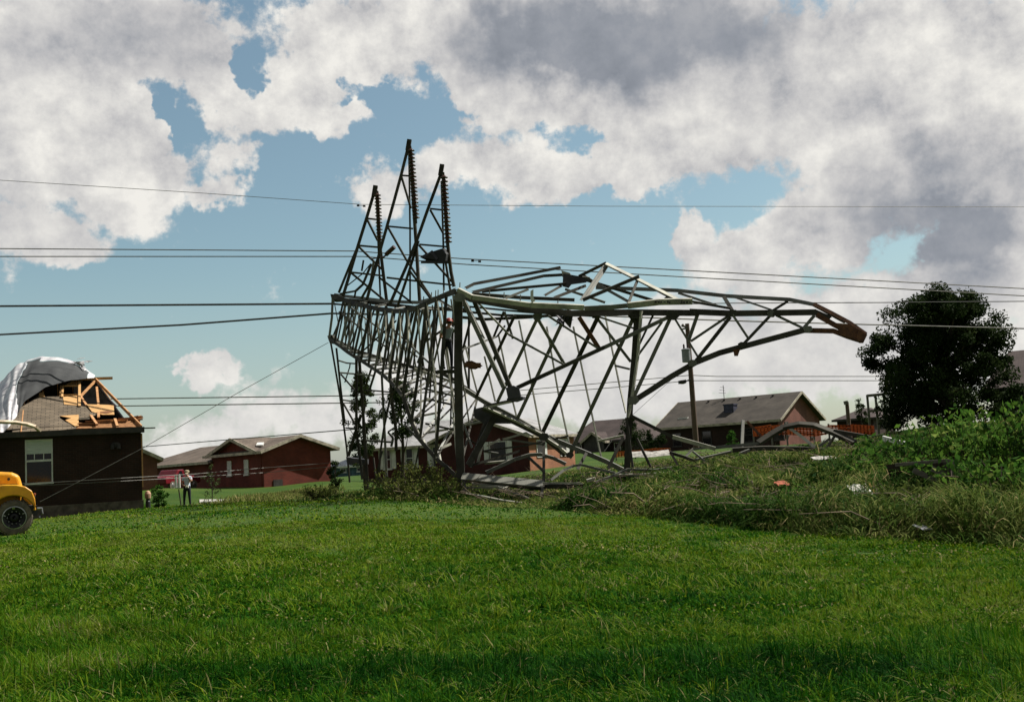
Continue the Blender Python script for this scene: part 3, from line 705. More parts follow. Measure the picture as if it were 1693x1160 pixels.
# ------------------------------------------------------------------ the fallen pylon
def lbar(name, pts, w, m, root, t=None, roll=None, flip=False):
    """A steel angle section swept through world points; one leg of the L hangs in the upright plane, the other runs away from it."""
    pts = [Vector(p) for p in pts]; t = t or max(.012, w * .1); k = len(pts)
    ro = random.uniform(-.06, .42) if roll is None else roll
    mb = MB(); vs, fs = [], []
    w2 = w * .62; prof_ = [(0, 0), (w, 0), (w, t), (t, t), (t, w2), (0, w2)]
    ref = Vector((.08, 1, 0)).normalized()
    for i, p in enumerate(pts):
        tg = (pts[min(i + 1, k - 1)] - pts[max(i - 1, 0)]).normalized()
        v = ref - tg * ref.dot(tg)
        if v.length < .2: v = Vector((1, 0, 0)) - tg * tg.x
        v.normalize(); u = tg.cross(v).normalized()
        if u.z > 0 or (abs(u.z) < .2 and u.x < 0): u = -u
        u, v = u * math.cos(ro) + v * math.sin(ro), v * math.cos(ro) - u * math.sin(ro)
        if flip: u = -u
        for a, b in prof_: vs.append(p + u * (a - w * .5) + v * b)
    for i in range(k - 1):
        for j in range(6):
            j2 = (j + 1) % 6; fs.append((i * 6 + j, i * 6 + j2, (i + 1) * 6 + j2, (i + 1) * 6 + j))
    fs += [(0, 1, 2, 3), (0, 3, 4, 5)]; b = (k - 1) * 6; fs += [(b, b + 3, b + 2, b + 1), (b, b + 5, b + 4, b + 3)]
    mb.add(vs, fs)
    return mb.build(name, m, root, world=True)
def W(pxw, Y): return pxw * Y / FPX                     # a width in photograph pixels, in metres

bp = at(760, 806, 35.5)
pylon = thing('collapsed_pylon', 'huge grey steel lattice transmission tower lying crumpled on its side across the field', 'pylon', (bp.x, bp.y, gz(bp.x, bp.y)))
def S(name, pts, pw, m=steel_dk, **kw):
    """Member through (px, py, Y) stations, pw = face width in photograph pixels."""
    P = [at(*p) for p in pts]; Ym = sum(p[2] for p in pts) / len(pts)
    if m is steel_dk and name not in ('post', 'chord', 'leg', 'truss_bar') and random.random() < .25: m = steel
    return lbar(name, P, W(pw * .79, Ym), m, pylon, **kw)

# --- shaft running away to the left: four chords laced together
TOPX = [(752, 482), (738, 487), (721, 494), (705, 501), (690, 508), (676, 513), (662, 514), (650, 514), (638, 513), (626, 511), (614, 508), (602, 505), (591, 502), (580, 499), (568, 495), (550, 490)]
BOTX = [(757, 790), (720, 757), (694, 727), (680, 698), (666, 655), (655, 641), (643, 629), (632, 619), (620, 611), (609, 604), (597, 596), (585, 589), (573, 581), (563, 573), (553, 566), (544, 560)]
YS = [35.6 + (46 - 35.6) * (i / 15) ** 1.05 for i in range(16)]
FT = [(x, y, Y) for (x, y), Y in zip(TOPX, YS)]
FB = [(x, y, Y) for (x, y), Y in zip(BOTX, YS)]
BT = []                                                   # the far side's chords
BB = []
for i in range(16):
    f = i / 15
    BT.append((np.interp(f, [0, .45, 1], [775, 690, 560]), np.interp(f, [0, .45, 1], [512, 509, 494]), YS[i] + 4.2 * (1 - f) + 1.5 * f))
    BB.append((np.interp(f, [0, .25, .5, .8, 1], [790, 735, 668, 592, 549]), np.interp(f, [0, .25, .5, .8, 1], [655, 618, 604, 581, 560]), YS[i] + 4.2 * (1 - f) + 1.5 * f))
S('chord', FT, 10, steel_dk); S('chord', [FB[0], (738, 772, 35.9)] + FB[1:], 7, steel_dk)
S('chord', BT, 8, steel_dk); S('chord', BB + [], 7, steel_dk)
S('chord', [(552, 487, 46.5), (640, 498, 43), (690, 500, 41.5), (722, 492, 39.5), (752, 479, 38.5)], 7, steel)
for i in range(1, 16):
    jit = random.uniform(-2, 2)
    S('lacing_bar', [FT[i], ((FT[i][0] + FB[i][0]) / 2 + jit, (FT[i][1] + FB[i][1]) / 2, FT[i][2] - .05), FB[i]], 6.5 if i < 8 else 5.2, steel_dk, roll=random.uniform(-.5, .1))
    if i > 1:
        a, b = FT[i], FB[max(i - 2, 0) if i < 5 else i - 1]
        S('lacing_bar', [a, ((a[0] + b[0]) / 2 + 5 + jit, (a[1] + b[1]) / 2 + 4, (a[2] + b[2]) / 2 + .25), b], 4.4 if i < 8 else 3.0, steel_lt if i < 10 else steel, roll=1.15 + random.uniform(-.15, .25))
for i in range(1, 15):                                    # sway bracing between the two faces
    m_ = lambda q, r, f: tuple(q[k] * (1 - f) + r[k] * f for k in range(3))
    S('sway_bar', [m_(FT[i], BT[i], .5), m_(FB[i], BB[i], .45)], 3.4, steel_dk)
    S('sway_bar', [m_(FT[i], BT[i], .3), m_(FB[max(0, i - 1)], BB[max(0, i - 1)], .6)], 2.8, steel if i % 2 else steel_lt)
for i in range(0, 15):
    a, b = BT[i], BB[i + 1]
    S('lacing_bar', [a, b], 4.5 if i < 8 else 3.6, steel_dk)
    a, b = BT[i + 1], BB[i]
    if i % 2: S('lacing_bar', [a, b], 4.2, steel)
for i in range(0, 16):                                    # cross struts underneath and on top
    S('strut', [FB[i], BB[i]], 4.4 if i < 8 else 3.6, steel if i % 3 else steel_dk, roll=.3)
    if i < 15: S('strut', [FB[i + 1], BB[i]], 3.6, steel_dk)
    if i % 2 == 0: S('strut', [FT[i], BT[i]], 5, steel)
for a, b, pw, m in (((684, 609, 40.5), (756, 634, 39), 5, steel_lt), ((690, 622, 40), (756, 646, 39), 4, steel_dk), ((700, 642, 39.5), (758, 656, 38.8), 4, steel), ((680, 668, 38.5), (712, 659, 39), 4.5, steel_lt),
                    ((688, 689, 38), (729, 681, 38.6), 4.5, steel_lt), ((700, 716, 37.6), (756, 707, 38.2), 4.5, steel_lt), ((701, 658, 39.4), (756, 671, 38.8), 4, steel_dk),
                    ((703, 700, 38), (758, 712, 37.5), 4, steel_dk), ((728, 741, 36.6), (746, 733, 37), 5, steel_lt), ((746, 690, 37), (768, 703, 36.5), 4, steel_dk),
                    ((640, 535, 42), (720, 610, 39), 3.6, steel_dk), ((655, 530, 42), (600, 580, 44), 3.4, steel_dk), ((706, 563, 38.5), (757, 528, 37.5), 5, steel_dk),
                    ((560, 515, 45.6), (640, 575, 43), 3.2, steel_dk), ((575, 505, 45), (690, 590, 41), 3.2, steel_dk), ((720, 520, 38), (690, 600, 40), 4, steel_dk), ((735, 530, 37.5), (707, 640, 39.5), 4.5, steel_dk)):
    S('strut', [a, b], pw, m)
S('lacing_bar', [(666, 652, 40.8), (672, 672, 40.5), (681, 694, 40.3)], 5, steel_lt, roll=1.0)
S('lacing_bar', [(679, 676, 40.3), (684, 702, 40), (696, 727, 39.6)], 5, steel_lt, roll=1.0)
S('lacing_bar', [(698, 727, 39), (706, 742, 38.6), (719, 755, 38)], 5.5, steel_lt, roll=.6)
S('lacing_bar', [(724, 748, 37.6), (727, 763, 37.2), (755, 789, 36)], 6, steel_lt, roll=.5)

# --- the heavy post at the near corner, and the second one
S('post', [(758, 481, 35.5), (757, 600, 35.5), (759, 720, 35.5), (762, 805, 35.4)], 17, steel_dk, roll=0.05, flip=True)
S('post', [(748, 488, 35.7), (753, 560, 35.7), (757, 640, 35.7)], 5, steel_lt, roll=1.2)
S('post', [(1054, 513, 36.2), (1049, 590, 36.3), (1042, 665, 36.4), (1037, 770, 36.5), (1036, 792, 36.5)], 13, steel_dk, flip=True, roll=.1)
S('post', [(1062, 514, 36.0), (1056, 590, 36.1), (1046, 660, 36.2), (1040, 690, 36.3)], 7, steel_lt, roll=1.15)

# --- main upper leg running right to the rusty foot
S('leg', [(756, 484, 35.5), (778, 494, 35.4), (877, 511, 35.5), (945, 518, 35.7), (1040, 516, 36.0), (1145, 517, 36.2)], 14, steel_dk, roll=-.25, flip=False)
for seg, w in (([(757, 479, 35.3), (781, 491, 35.2), (877, 504, 35.3)], 7.5), ([(877, 504, 35.3), (965, 508, 35.6)], 8.5), ([(1038, 505, 35.8), (1090, 499, 35.9), (1144, 498, 36.0)], 10)):
    mb = MB(); P = [at(*s) for s in seg]
    for a, b in zip(P[:-1], P[1:]): mb.beam(a, b, W(7, 35.5), W(w, 35.5), up=(.12, -.35, 1))
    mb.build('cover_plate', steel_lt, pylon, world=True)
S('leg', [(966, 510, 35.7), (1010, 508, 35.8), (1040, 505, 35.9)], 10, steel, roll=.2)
S('leg', [(1140, 515, 36.2), (1210, 518, 36.0), (1348, 516, 35.4), (1372, 527, 35.2)], 13, steel_dk, roll=-.05)
S('leg', [(985, 475, 39), (1040, 477, 38.8), (1120, 480, 38.4), (1200, 489, 37.6), (1305, 495, 36.2), (1345, 503, 35.6), (1398, 532, 35.1)], 8.5, steel, roll=-.2)
S('leg', [(1045, 664, 36.3), (1075, 645, 36.3), (1110, 622, 36.2), (1150, 599, 36.1), (1190, 583, 36.0), (1260, 564, 35.7), (1335, 544, 35.3)], 12, steel_dk, roll=-.1)
# the rusty foot, an open box of heavy angles
S('leg_foot', [(1345, 502, 35.5), (1375, 517, 35.2), (1405, 533, 35.0), (1432, 552, 34.8)], 9, rust, roll=-.3)
S('leg_foot', [(1350, 520, 35.3), (1380, 537, 35.1), (1407, 551, 34.9), (1428, 561, 34.8)], 11, rust, roll=.1)
S('leg_foot', [(1330, 546, 35.3), (1378, 547, 35.1), (1402, 556, 34.9), (1424, 563, 34.8)], 11, rust, roll=.1)
mb = MB()
mb.prism([at(1383, 534, 34.95), at(1405, 536, 34.9), at(1434, 553, 34.75), at(1427, 567, 34.7), at(1408, 559, 34.8), at(1388, 553, 34.9)], (.02, .06, 0))
mb.prism([at(1420, 544, 34.75), at(1434, 553, 34.7), at(1427, 567, 34.65), at(1416, 562, 34.7)], (.05, .5, .05))
mb.build('foot_plate', rust, pylon, world=True)
mb = MB(); mb.prism([at(1212, 578, 35.8), at(1224, 576, 35.8), at(1220, 588, 35.8), at(1214, 588, 35.8)], (.02, .1, 0)); mb.build('bracket', rust, pylon, world=True)

# --- braces of the leg's arm
for a, b, pw, m in (((1110, 522, 36.1), (1047, 658, 36.3), 8, steel_dk), ((1095, 532, 36.2), (1056, 586, 36.5), 4.5, steel), ((1082, 516, 36.3), (1054, 576, 36.5), 4.5, steel_dk),
                    ((1154, 519, 36.2), (1139, 562, 36.3), 7, steel_dk), ((1206, 521, 36.2), (1142, 564, 36.4), 5.5, steel), ((1208, 524, 36.0), (1150, 598, 36.1), 7, steel_dk),
                    ((1116, 527, 36.2), (1154, 590, 36.2), 4.5, steel), ((1211, 520, 35.9), (1237, 559, 35.8), 5, steel), ((1275, 520, 35.8), (1225, 573, 35.8), 6.5, steel_dk), ((1283, 521, 35.8), (1327, 542, 35.5), 5.5, steel_dk),
                    ((1347, 521, 35.4), (1329, 542, 35.4), 6.5, steel_dk), ((1274, 516, 36.0), (1303, 498, 36.3), 5, steel_dk), ((1196, 489, 37.4), (1211, 514, 36.2), 8, steel_dk), ((1214, 491, 37), (1275, 512, 36.1), 4, steel),
                    ((1121, 484, 38), (1185, 505, 37.2), 5, steel), ((1140, 498, 36.5), (1208, 510, 36.2), 5, steel_dk), ((1100, 491, 36.6), (1106, 500, 36.2), 8, steel_dk)):
    S('arm_brace', [a, b], pw, m)

# --- crumpled upper truss
S('truss_bar', [(770, 476, 37), (784, 469, 37.2), (860, 455, 38), (927, 442, 38.6)], 6.5, steel_dk)
S('truss_bar', [(782, 483, 36.2), (816, 475, 36.8), (899, 456, 38), (934, 454, 38.4), (966, 462, 38.6), (1078, 496, 37.4)], 6.5, steel_dk)
S('truss_bar', [(797, 482, 36.6), (870, 475, 37.2), (936, 469, 38)], 5.5, steel_dk)
S('truss_bar', [(780, 486, 35.9), (860, 492, 36.2), (950, 496, 36.6)], 7, steel_dk)
S('truss_bar', [(964, 455, 38.6), (986, 469, 38.4), (1038, 498, 37)], 6, steel)
S('truss_bar', [(1002, 435, 37.6), (1057, 462, 37.2), (1122, 495, 36.4)], 11, steel_lt, roll=-.9)
S('truss_bar', [(1001, 437, 37.8), (1058, 465, 37.4), (1120, 498, 36.6)], 5, steel_dk)  # dark bar standing in for the shaded underside of the pale one
for a, b, pw, m in (((1002, 435, 37.6), (957, 457, 38.4), 6, steel_dk), ((1000, 438, 37.6), (961, 496, 36.2), 5, steel_dk), ((1004, 440, 37.7), (968, 494, 36.3), 6, steel), ((1057, 457, 37.2), (964, 496, 36.1), 7, steel_dk),
                    ((1054, 464, 37.2), (1039, 502, 36.1), 5.5, steel_dk), ((917, 492, 36.6), (969, 472, 38.2), 6, steel_dk), ((901, 488, 36.8), (929, 472, 38), 5, steel_dk), ((934, 478, 38), (1000, 500, 36.6), 5, steel),
                    ((836, 493, 35.9), (874, 478, 36.6), 5, steel), ((930, 456, 38.3), (975, 460, 38.5), 5, steel)):
    S('truss_brace', [a, b], pw, m, roll=.35)
mb = MB()
mb.prism([at(931, 452, 38.1), at(955, 456, 38.1), at(976, 463, 38.1), at(968, 467, 38.1), at(945, 470, 38.1), at(940, 476, 38.1), at(930, 473, 38.1)], (0, .04, 0))
mb.build('gusset', gusset, pylon, world=True)
mb = MB()
mb.prism([at(928, 447, 38.2), at(942, 451, 38.2), at(945, 456, 38.2), at(930, 455, 38.2)], (.05, .4, .03))
mb.build('gusset', steel_lt, pylon, world=True)
mb = MB()
mb.prism([at(877, 481, 35.2), at(882, 478, 35.2), at(882, 492, 35.2), at(885, 497, 35.2), at(879, 501, 35.2), at(877, 494, 35.2)], (0, .05, 0))
mb.build('number_tag', trim_white, pylon, world=True)
# rails at the back, seen below the leg
for pts, pw in (([(757, 505, 39), (870, 516, 39.2), (990, 523, 39)], 4), ([(757, 514, 39.6), (830, 521, 39.5), (900, 522, 39.3)], 5), ([(757, 524, 39.8), (800, 528, 39.8), (865, 525, 39.6), (950, 519, 39.2)], 6), ([(790, 500, 38), (880, 513, 38), (960, 521, 38)], 5)):
    S('chord', pts, pw, steel_dk)

# --- big crossed braces of the body
for a, b, pw, m in (((851, 522, 36.2), (787, 657, 38.8), 6, steel_dk), ((889, 525, 36.4), (822, 665, 38.7), 7, steel_dk), ((931, 530, 36.6), (853, 697, 38.6), 7.5, steel_dk), ((991, 520, 36.4), (896, 718, 38.6), 8, steel_dk),
                    ((1048, 524, 36.6), (942, 752, 38.8), 8, steel_dk), ((887, 524, 36.3), (934, 604, 37.2), 6.5, steel_dk), ((957, 524, 36.4), (991, 577, 36.6), 9, rust), ((984, 522, 36.5), (1043, 598, 36.8), 6, steel_dk),
                    ((1037, 515, 36.2), (1056, 541, 36.3), 8, steel_dk), ((789, 499, 35.8), (841, 553, 36.4), 4, steel_lt), ((841, 553, 36.4), (933, 603, 37), 4.5, steel), ((906, 522, 36.2), (992, 578, 36.5), 4.5, steel),
                    ((991, 524, 36.3), (1052, 544, 36.4), 4, steel), ((1016, 604, 37.2), (1041, 610, 36.6), 4.5, steel), ((761, 579, 36), (822, 556, 37), 4, steel), ((822, 556, 37), (835, 538, 37), 4, steel_dk), ((780, 520, 38), (762, 590, 38.6), 5, steel_dk), ((833, 515, 37), (815, 560, 37.6), 5, steel_dk), ((834, 515, 38.2), (848, 560, 38.4), 5, steel_dk),
                    ((763, 492, 35.8), (832, 640, 35.3), 9, steel_dk), ((781, 492, 35.7), (843, 640, 35.2), 9, steel_dk), ((770, 500, 36.4), (800, 560, 36), 5, steel_dk), ((855, 641, 35.2), (1000, 574, 35.7), 8, steel_dk), ((1000, 574, 35.7), (1108, 523, 36.0), 8, steel)):
    S('body_brace', [a, b], pw, m)
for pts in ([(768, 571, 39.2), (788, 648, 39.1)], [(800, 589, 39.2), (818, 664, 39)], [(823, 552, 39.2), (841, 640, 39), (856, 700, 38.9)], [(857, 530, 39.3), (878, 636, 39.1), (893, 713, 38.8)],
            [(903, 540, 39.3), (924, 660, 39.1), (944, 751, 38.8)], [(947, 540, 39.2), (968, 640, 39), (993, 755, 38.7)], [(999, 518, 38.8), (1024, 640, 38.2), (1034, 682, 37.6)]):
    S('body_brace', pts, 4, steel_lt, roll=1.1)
mb = MB()
mb.prism([at(836, 641, 35.0), at(848, 637, 35.0), at(857, 641, 35.0), at(861, 656, 35.0), at(840, 660, 35.0)], (.03, .05, 0))
mb.prism([at(838, 658, 35.1), at(863, 655, 35.1), at(864, 659, 35.1), at(850, 664, 35.1), at(838, 662, 35.1)], (.1, .3, 0))
mb.build('gusset', gusset, pylon, world=True)
for a, b, pw, m in (((862, 659, 35.2), (801, 672, 35.8), 7, steel_dk), ((846, 664, 35.1), (800, 674, 35.6), 4, steel_lt)): S('leg', [a, b], pw, m)
S('chord', [(762, 640, 39.4), (800, 664, 39.2), (850, 690, 39), (905, 722, 38.8), (1000, 762, 38.2), (1040, 782, 37.8)], 9, steel)
S('leg', [(798, 674, 35.6), (850, 697, 35.9), (898, 721, 36.2), (935, 752, 36.4)], 12, steel_dk)
S('leg', [(800, 673, 35.5), (850, 695, 35.8), (898, 719, 36.1)], 4, steel_lt, roll=.5)  # thin pale bar standing in for the beam's sunlit edge
S('leg', [(897, 722, 36.1), (922, 738, 36.3), (945, 757, 36.4)], 6, steel_lt, roll=.5)
S('leg', [(823, 678, 36.2), (800, 724, 36), (775, 769, 35.7)], 13, steel_dk)
S('leg', [(808, 684, 36.8), (792, 730, 36.4), (778, 772, 35.9)], 9, steel_dk)
mb = MB(); mb.prism([at(783, 676, 36.2), at(800, 672, 36.2), at(830, 690, 36.2), at(845, 700, 36.2), at(800, 700, 36.2), at(784, 690, 36.2)], (0, .06, 0)); mb.build('gusset', gusset, pylon, world=True)

# --- bolted gusset plates at the main joints
for x, y, Y, w in ((1112, 521, 35.9, 24), (1148, 517, 36.0, 16), (1047, 662, 36.1, 20), (1211, 518, 35.9, 18), (1276, 519, 35.7, 16), (889, 523, 35.9, 18), (1336, 544, 35.2, 16), (899, 722, 35.9, 18), (1052, 520, 36.0, 20), (985, 521, 35.9, 16), (760, 492, 35.2, 20), (1227, 570, 35.7, 14), (1145, 600, 35.9, 16), (942, 752, 36.2, 14)):
    mb = MB(); q = [(-.5, -.2), (-.15, -.45), (.35, -.4), (.5, .05), (.2, .42), (-.35, .38)]
    mb.prism([at(x + a * w, y + b * w * .8, Y) for a, b in q], (0, .03, 0))
    for a, b in ((-.25, -.2), (.2, -.2), (.25, .12), (-.2, .15)): c = at(x + a * w, y + b * w * .8, Y); mb.lathe([(.02, -.02), (.02, 0)], c, axis='Y', n=6)
    mb.build('gusset', random.choice([steel, steel_dk]), pylon, world=True)
# --- wreckage at the foot of the posts
mb = MB()
P = [at(764, 787, 35.0), at(898, 800, 34.6)]
mb.beam(P[0], P[1], .34, .05, up=(.1, -.6, .8)); mb.build('channel_beam', steel, pylon, world=True)
S('channel_beam', [(764, 793, 35.2), (830, 800, 35), (898, 807, 34.8)], 10, steel_dk)
S('channel_beam', [(896, 804, 34.6), (930, 804, 34.7), (964, 803, 34.8)], 9, steel_dk)
S('channel_beam', [(897, 798, 34.5), (960, 798, 34.7)], 3, steel_lt)
S('leg', [(899, 726, 36), (899, 795, 34.8), (893, 832, 33.6)], 6, steel_dk)
S('leg', [(765, 790, 35), (768, 812, 34.4)], 8, steel_dk)
S('ground_rail', [(764, 815, 34.6), (798, 821, 33.8), (832, 828, 33.2), (862, 832, 32.9), (884, 834, 32.7)], 4.5, steel_lt, roll=.7)
S('ground_rail', [(768, 806, 34.9), (823, 805, 34.5), (860, 818, 33.8), (888, 830, 33)], 4, steel_dk)
S('ground_rail', [(780, 800, 35), (840, 806, 34.6), (826, 810, 34.4)], 5, steel_lt, roll=.5)
S('ground_rail', [(801, 766, 36.4), (852, 761, 36.4)], 4.5, steel_lt, roll=.5)
S('ground_rail', [(804, 781, 36), (852, 759, 36.4), (876, 752, 36.6), (893, 751, 36.6), (914, 757, 36.6), (935, 767, 36.4)], 7, steel_dk)
S('ground_rail', [(873, 755, 36.5), (898, 778, 35.8)], 6, steel_dk)
for pts, pw, m in (([(832, 726, 36.8), (870, 715, 37), (882, 722, 37)], 4, steel_lt), ([(768, 703, 36.5), (811, 694, 37)], 4, steel_lt), ([(805, 737, 36.6), (827, 726, 36.8)], 4, steel_lt), ([(766, 736, 35.8), (765, 776, 35.6)], 4, steel_lt), ([(800, 725, 36.4), (795, 745, 36.3), (790, 766, 36.2)], 5, steel_lt),
                   ([(770, 720, 36.6), (800, 745, 36.8), (870, 736, 37), (940, 720, 37.4)], 3.5, steel_dk), ([(800, 746, 36.8), (824, 750, 37)], 4, steel), ([(766, 700, 36.8), (780, 740, 36.4)], 4, steel), ([(830, 725, 37.2), (900, 735, 37.2)], 4, steel_dk), ([(775, 770, 35.8), (860, 745, 36.6)], 5, steel_dk),
                   ([(911, 793, 35), (932, 777, 35.4), (948, 770, 35.6), (960, 768, 35.6), (1017, 782, 35.4)], 5, steel), ([(985, 797, 34.8), (1012, 787, 35.2), (1038, 776, 35.6), (1084, 777, 35.8), (1112, 773, 35.9)], 5, steel_dk), ([(1022, 785, 35.3), (1070, 784, 35.5), (1116, 780, 35.6)], 4, steel_lt), ([(1020, 788, 35.3), (1105, 787, 35.6)], 4, steel_dk),
                   ([(970, 795, 34.8), (984, 791, 34.9)], 6, steel_lt), ([(1036, 690, 36.4), (1042, 745, 36.2), (1046, 772, 36)], 5, steel_dk), ([(1043, 687, 36.3), (1112, 722, 36.6)], 7, steel_dk), ([(1112, 722, 36.6), (1183, 742, 37)], 8, steel_lt), ([(1031, 722, 36.6), (1006, 774, 36.2)], 6, steel_dk),
                   ([(1052, 724, 36.6), (1075, 771, 36.2)], 5, steel_dk), ([(989, 729, 38.6), (1031, 720, 37.2)], 4, steel_lt), ([(970, 748, 37.6), (955, 775, 37)], 6, steel_dk)):
    S('ground_rail', pts, pw, m)
# tangled tail lying in the weeds to the right
for pts, pw, m in (([(1107, 748, 37), (1130, 755, 37), (1152, 763, 37)], 6, steel_dk), ([(1109, 748, 37), (1121, 769, 36.6)], 5, steel_dk), ([(1134, 754, 37.2), (1146, 742, 37.4), (1200, 737, 37.8)], 4.5, steel), ([(1145, 746, 37.2), (1165, 762, 36.8)], 4, steel_dk), ([(1150, 760, 37), (1210, 746, 37.4)], 4, steel_dk),
                   ([(1180, 740, 37.6), (1259, 732, 38)], 6, steel), ([(1211, 744, 37.4), (1262, 741, 37.6), (1330, 742, 37.4), (1412, 750, 36.6)], 9, steel_dk), ([(1229, 694, 38.6), (1227, 738, 38)], 6, steel), ([(1235, 696, 38.6), (1264, 727, 38)], 5, rust), ([(1296, 701, 38.2), (1325, 721, 37.8), (1347, 739, 37.3)], 6, steel_lt),
                   ([(1378, 712, 37.4), (1435, 722, 36.6)], 7, steel_dk), ([(1373, 724, 37.3), (1355, 737, 37.2)], 5, steel_dk), ([(1381, 720, 37.2), (1367, 741, 37)], 5, steel_dk), ([(1312, 745, 37), (1324, 753, 36.6)], 5, steel_dk), ([(1225, 750, 37), (1240, 744, 37.2)], 6, steel_dk)):
    S('tail_bar', pts, pw, m)
P = [at(*p) for p in ((1254, 732, 38), (1275, 718, 38.1), (1296, 706, 38.2), (1321, 701, 38), (1346, 703, 37.8), (1378, 715, 37.4), (1412, 731, 36.8))]
mb = MB()
for a, b in zip(P[:-1], P[1:]): mb.beam(a, b + (b - a) * .04, .22, .13, up=(.05, -.5, .85))
mb.build('bent_chord', steel_dk, pylon, world=True)
# the number plates' bolts and the step bolts
mb = MB()
for x in (1084, 1089, 1093, 1099, 1104, 1107, 1127, 1131, 1136, 1141): mb.beam(at(x, 497.5 + random.uniform(-1, 1.5), 35.72), at(x, 501 + random.uniform(-1, 1), 35.72), W(3, 36), W(3, 36))
mb.build('bolt_group', trim_dk, pylon, world=True)
for x, y, Y in ((760, 474, 35.4), (733, 482, 36.4), (724, 486, 37), (713, 490, 37.4), (700, 497, 38), (809, 486, 35.3), (833, 490, 35.3), (860, 494, 35.3), (922, 503, 35.5), (720, 487, 37)):
    mb = MB(); mb.tube([at(x, y + 5, Y), at(x + .5, y - 7, Y)], W(.9, Y), 5); mb.build('step_bolt', steel, pylon, world=True)

# --- three cross arms pointing up, their insulators, and the crushed ones below
def SA(arm, name, pts, pw, m=steel_dk, **kw):
    P = [at(*p) for p in pts]; Ym = sum(p[2] for p in pts) / len(pts)
    return lbar(name, P, W(pw * .85, Ym), m, arm, **kw)
def cross_arm(tip, Y, left_f, left_b, right_f, right_b, hor, dia):
    a = SA(pylon, 'cross_arm', [(*q, Y) for q in left_f], 6.2)
    SA(a, 'arm_chord', [(*q, Y + 1.0 * (k / max(1, len(left_b) - 1))) for k, q in enumerate(left_b)], 5)
    SA(a, 'arm_chord', [(*q, Y + .1) for q in right_f], 6)
    SA(a, 'arm_chord', [(*q, Y + .6) for q in right_b], 3.6)
    for p, q in hor: SA(a, 'brace', [(*p, Y), (*q, Y + .1)], 3.6)
    for p, q in dia: SA(a, 'brace', [(*p, Y + .1), (*q, Y + .3)], 4.0)
    mb = MB(); t0, t1 = at(tip[0], tip[1] - 1, Y), at(tip[0] - 3, tip[1] + 17, Y)
    mb.beam(t0, t1, W(7.5, Y), W(6, Y)); mb.build('tip_plate', steel_dk, a, world=True)
    return a
cross_arm((621, 308), 44.4, [(621, 310), (614, 334), (606, 361), (592, 406), (579, 450), (567, 490)], [(592, 406), (575, 447), (560, 484)], [(623, 316), (627, 398), (632, 440), (639, 497)], [(622, 320), (625, 398), (629, 496)],
          [((606, 361), (623, 363)), ((592, 406), (627, 409)), ((579, 450), (634, 456)), ((562, 486), (588, 481))], [((606, 362), (624, 398)), ((592, 407), (613, 428)), ((613, 428), (632, 446)), ((579, 450), (636, 497))])
cross_arm((677, 232), 41.5, [(677, 234), (673, 250), (663, 290), (651, 334), (629, 412), (606, 497)], [(630, 410), (611, 470), (597, 494)], [(677, 244), (683, 340), (687, 400), (693, 497)], [(676, 246), (678, 380), (678, 498)],
          [((663, 290), (677, 291)), ((641, 374), (683, 378)), ((639, 459), (692, 465))], [((663, 291), (679, 345)), ((641, 376), (671, 429)), ((671, 429), (714, 494)), ((626, 458), (683, 502))])
cross_arm((731, 273), 38.2, [(731, 275), (728, 290), (708, 344), (690, 395), (672, 440), (644, 504)], [(692, 398), (676, 450), (657, 508)], [(732, 290), (739, 400), (745, 450), (750, 474)], [(730, 300), (733, 400), (734, 480)],
          [((711, 345), (730, 347)), ((693, 404), (740, 408)), ((692, 465), (747, 471))], [((711, 347), (732, 385)), ((692, 405), (747, 466)), ((676, 446), (712, 494)), ((734, 420), (744, 480))])
for pts, pw in (([(618, 432, 44), (611, 478, 44), (606, 497, 43.8)], 4.5), ([(614, 436, 44.2), (600, 470, 44.2), (588, 481, 44.3)], 5.5), ([(588, 481, 44.3), (586, 492, 44.3)], 4), ([(601, 430, 44.6), (598, 448, 44.6)], 4), ([(572, 474, 45), (600, 452, 44.6), (612, 437, 44.3)], 2.4)):
    S('strut', pts, pw, steel_dk)
ins_l = {44.4: 'brown insulator string hanging from the shortest, farthest cross arm', 41.5: 'brown insulator string hanging from the tallest, middle cross arm', 38.2: 'brown insulator string hanging from the near right cross arm'}
for (x0, y0, x1, y1, Y) in ((624, 319, 628, 398, 44.4), (679, 245, 688, 362, 41.5), (733.5, 289, 741, 402, 38.2)):
    A, B = at(x0, y0, Y - .15), at(x1, y1, Y - .15)
    root = thing('insulator_string', ins_l[Y], 'insulator', A, group='insulator strings on the upright cross arms')
    n = max(8, round((B - A).length / .15)); ax = (B - A) / n; un = ax.normalized()
    mb = MB(); mb.tube([A - ax * .6, B + ax * 1.2], .035, 8); mb.build('core_rod', steel_dk, root, world=True)
    q = Vector((0, 0, -1)).rotation_difference(un); me = None
    for i in range(n):
        if me is None:
            d = MB().lathe([(.03, .055), (.055, .05), (.075, .02), (.135, -.02), (.15, -.04), (.10, -.045), (.045, -.03), (.04, -.06)], (0, 0, 0), n=14).build('insulator_disc', ceramic, root); me = d.data
            d.data.polygons.foreach_set('use_smooth', [True] * len(me.polygons))
        else:
            d = bpy.data.objects.new('insulator_disc', me); scn.collection.objects.link(d); d.parent = root
        d.rotation_mode = 'QUATERNION'; d.rotation_quaternion = q; d.location = ax * (i + .5)
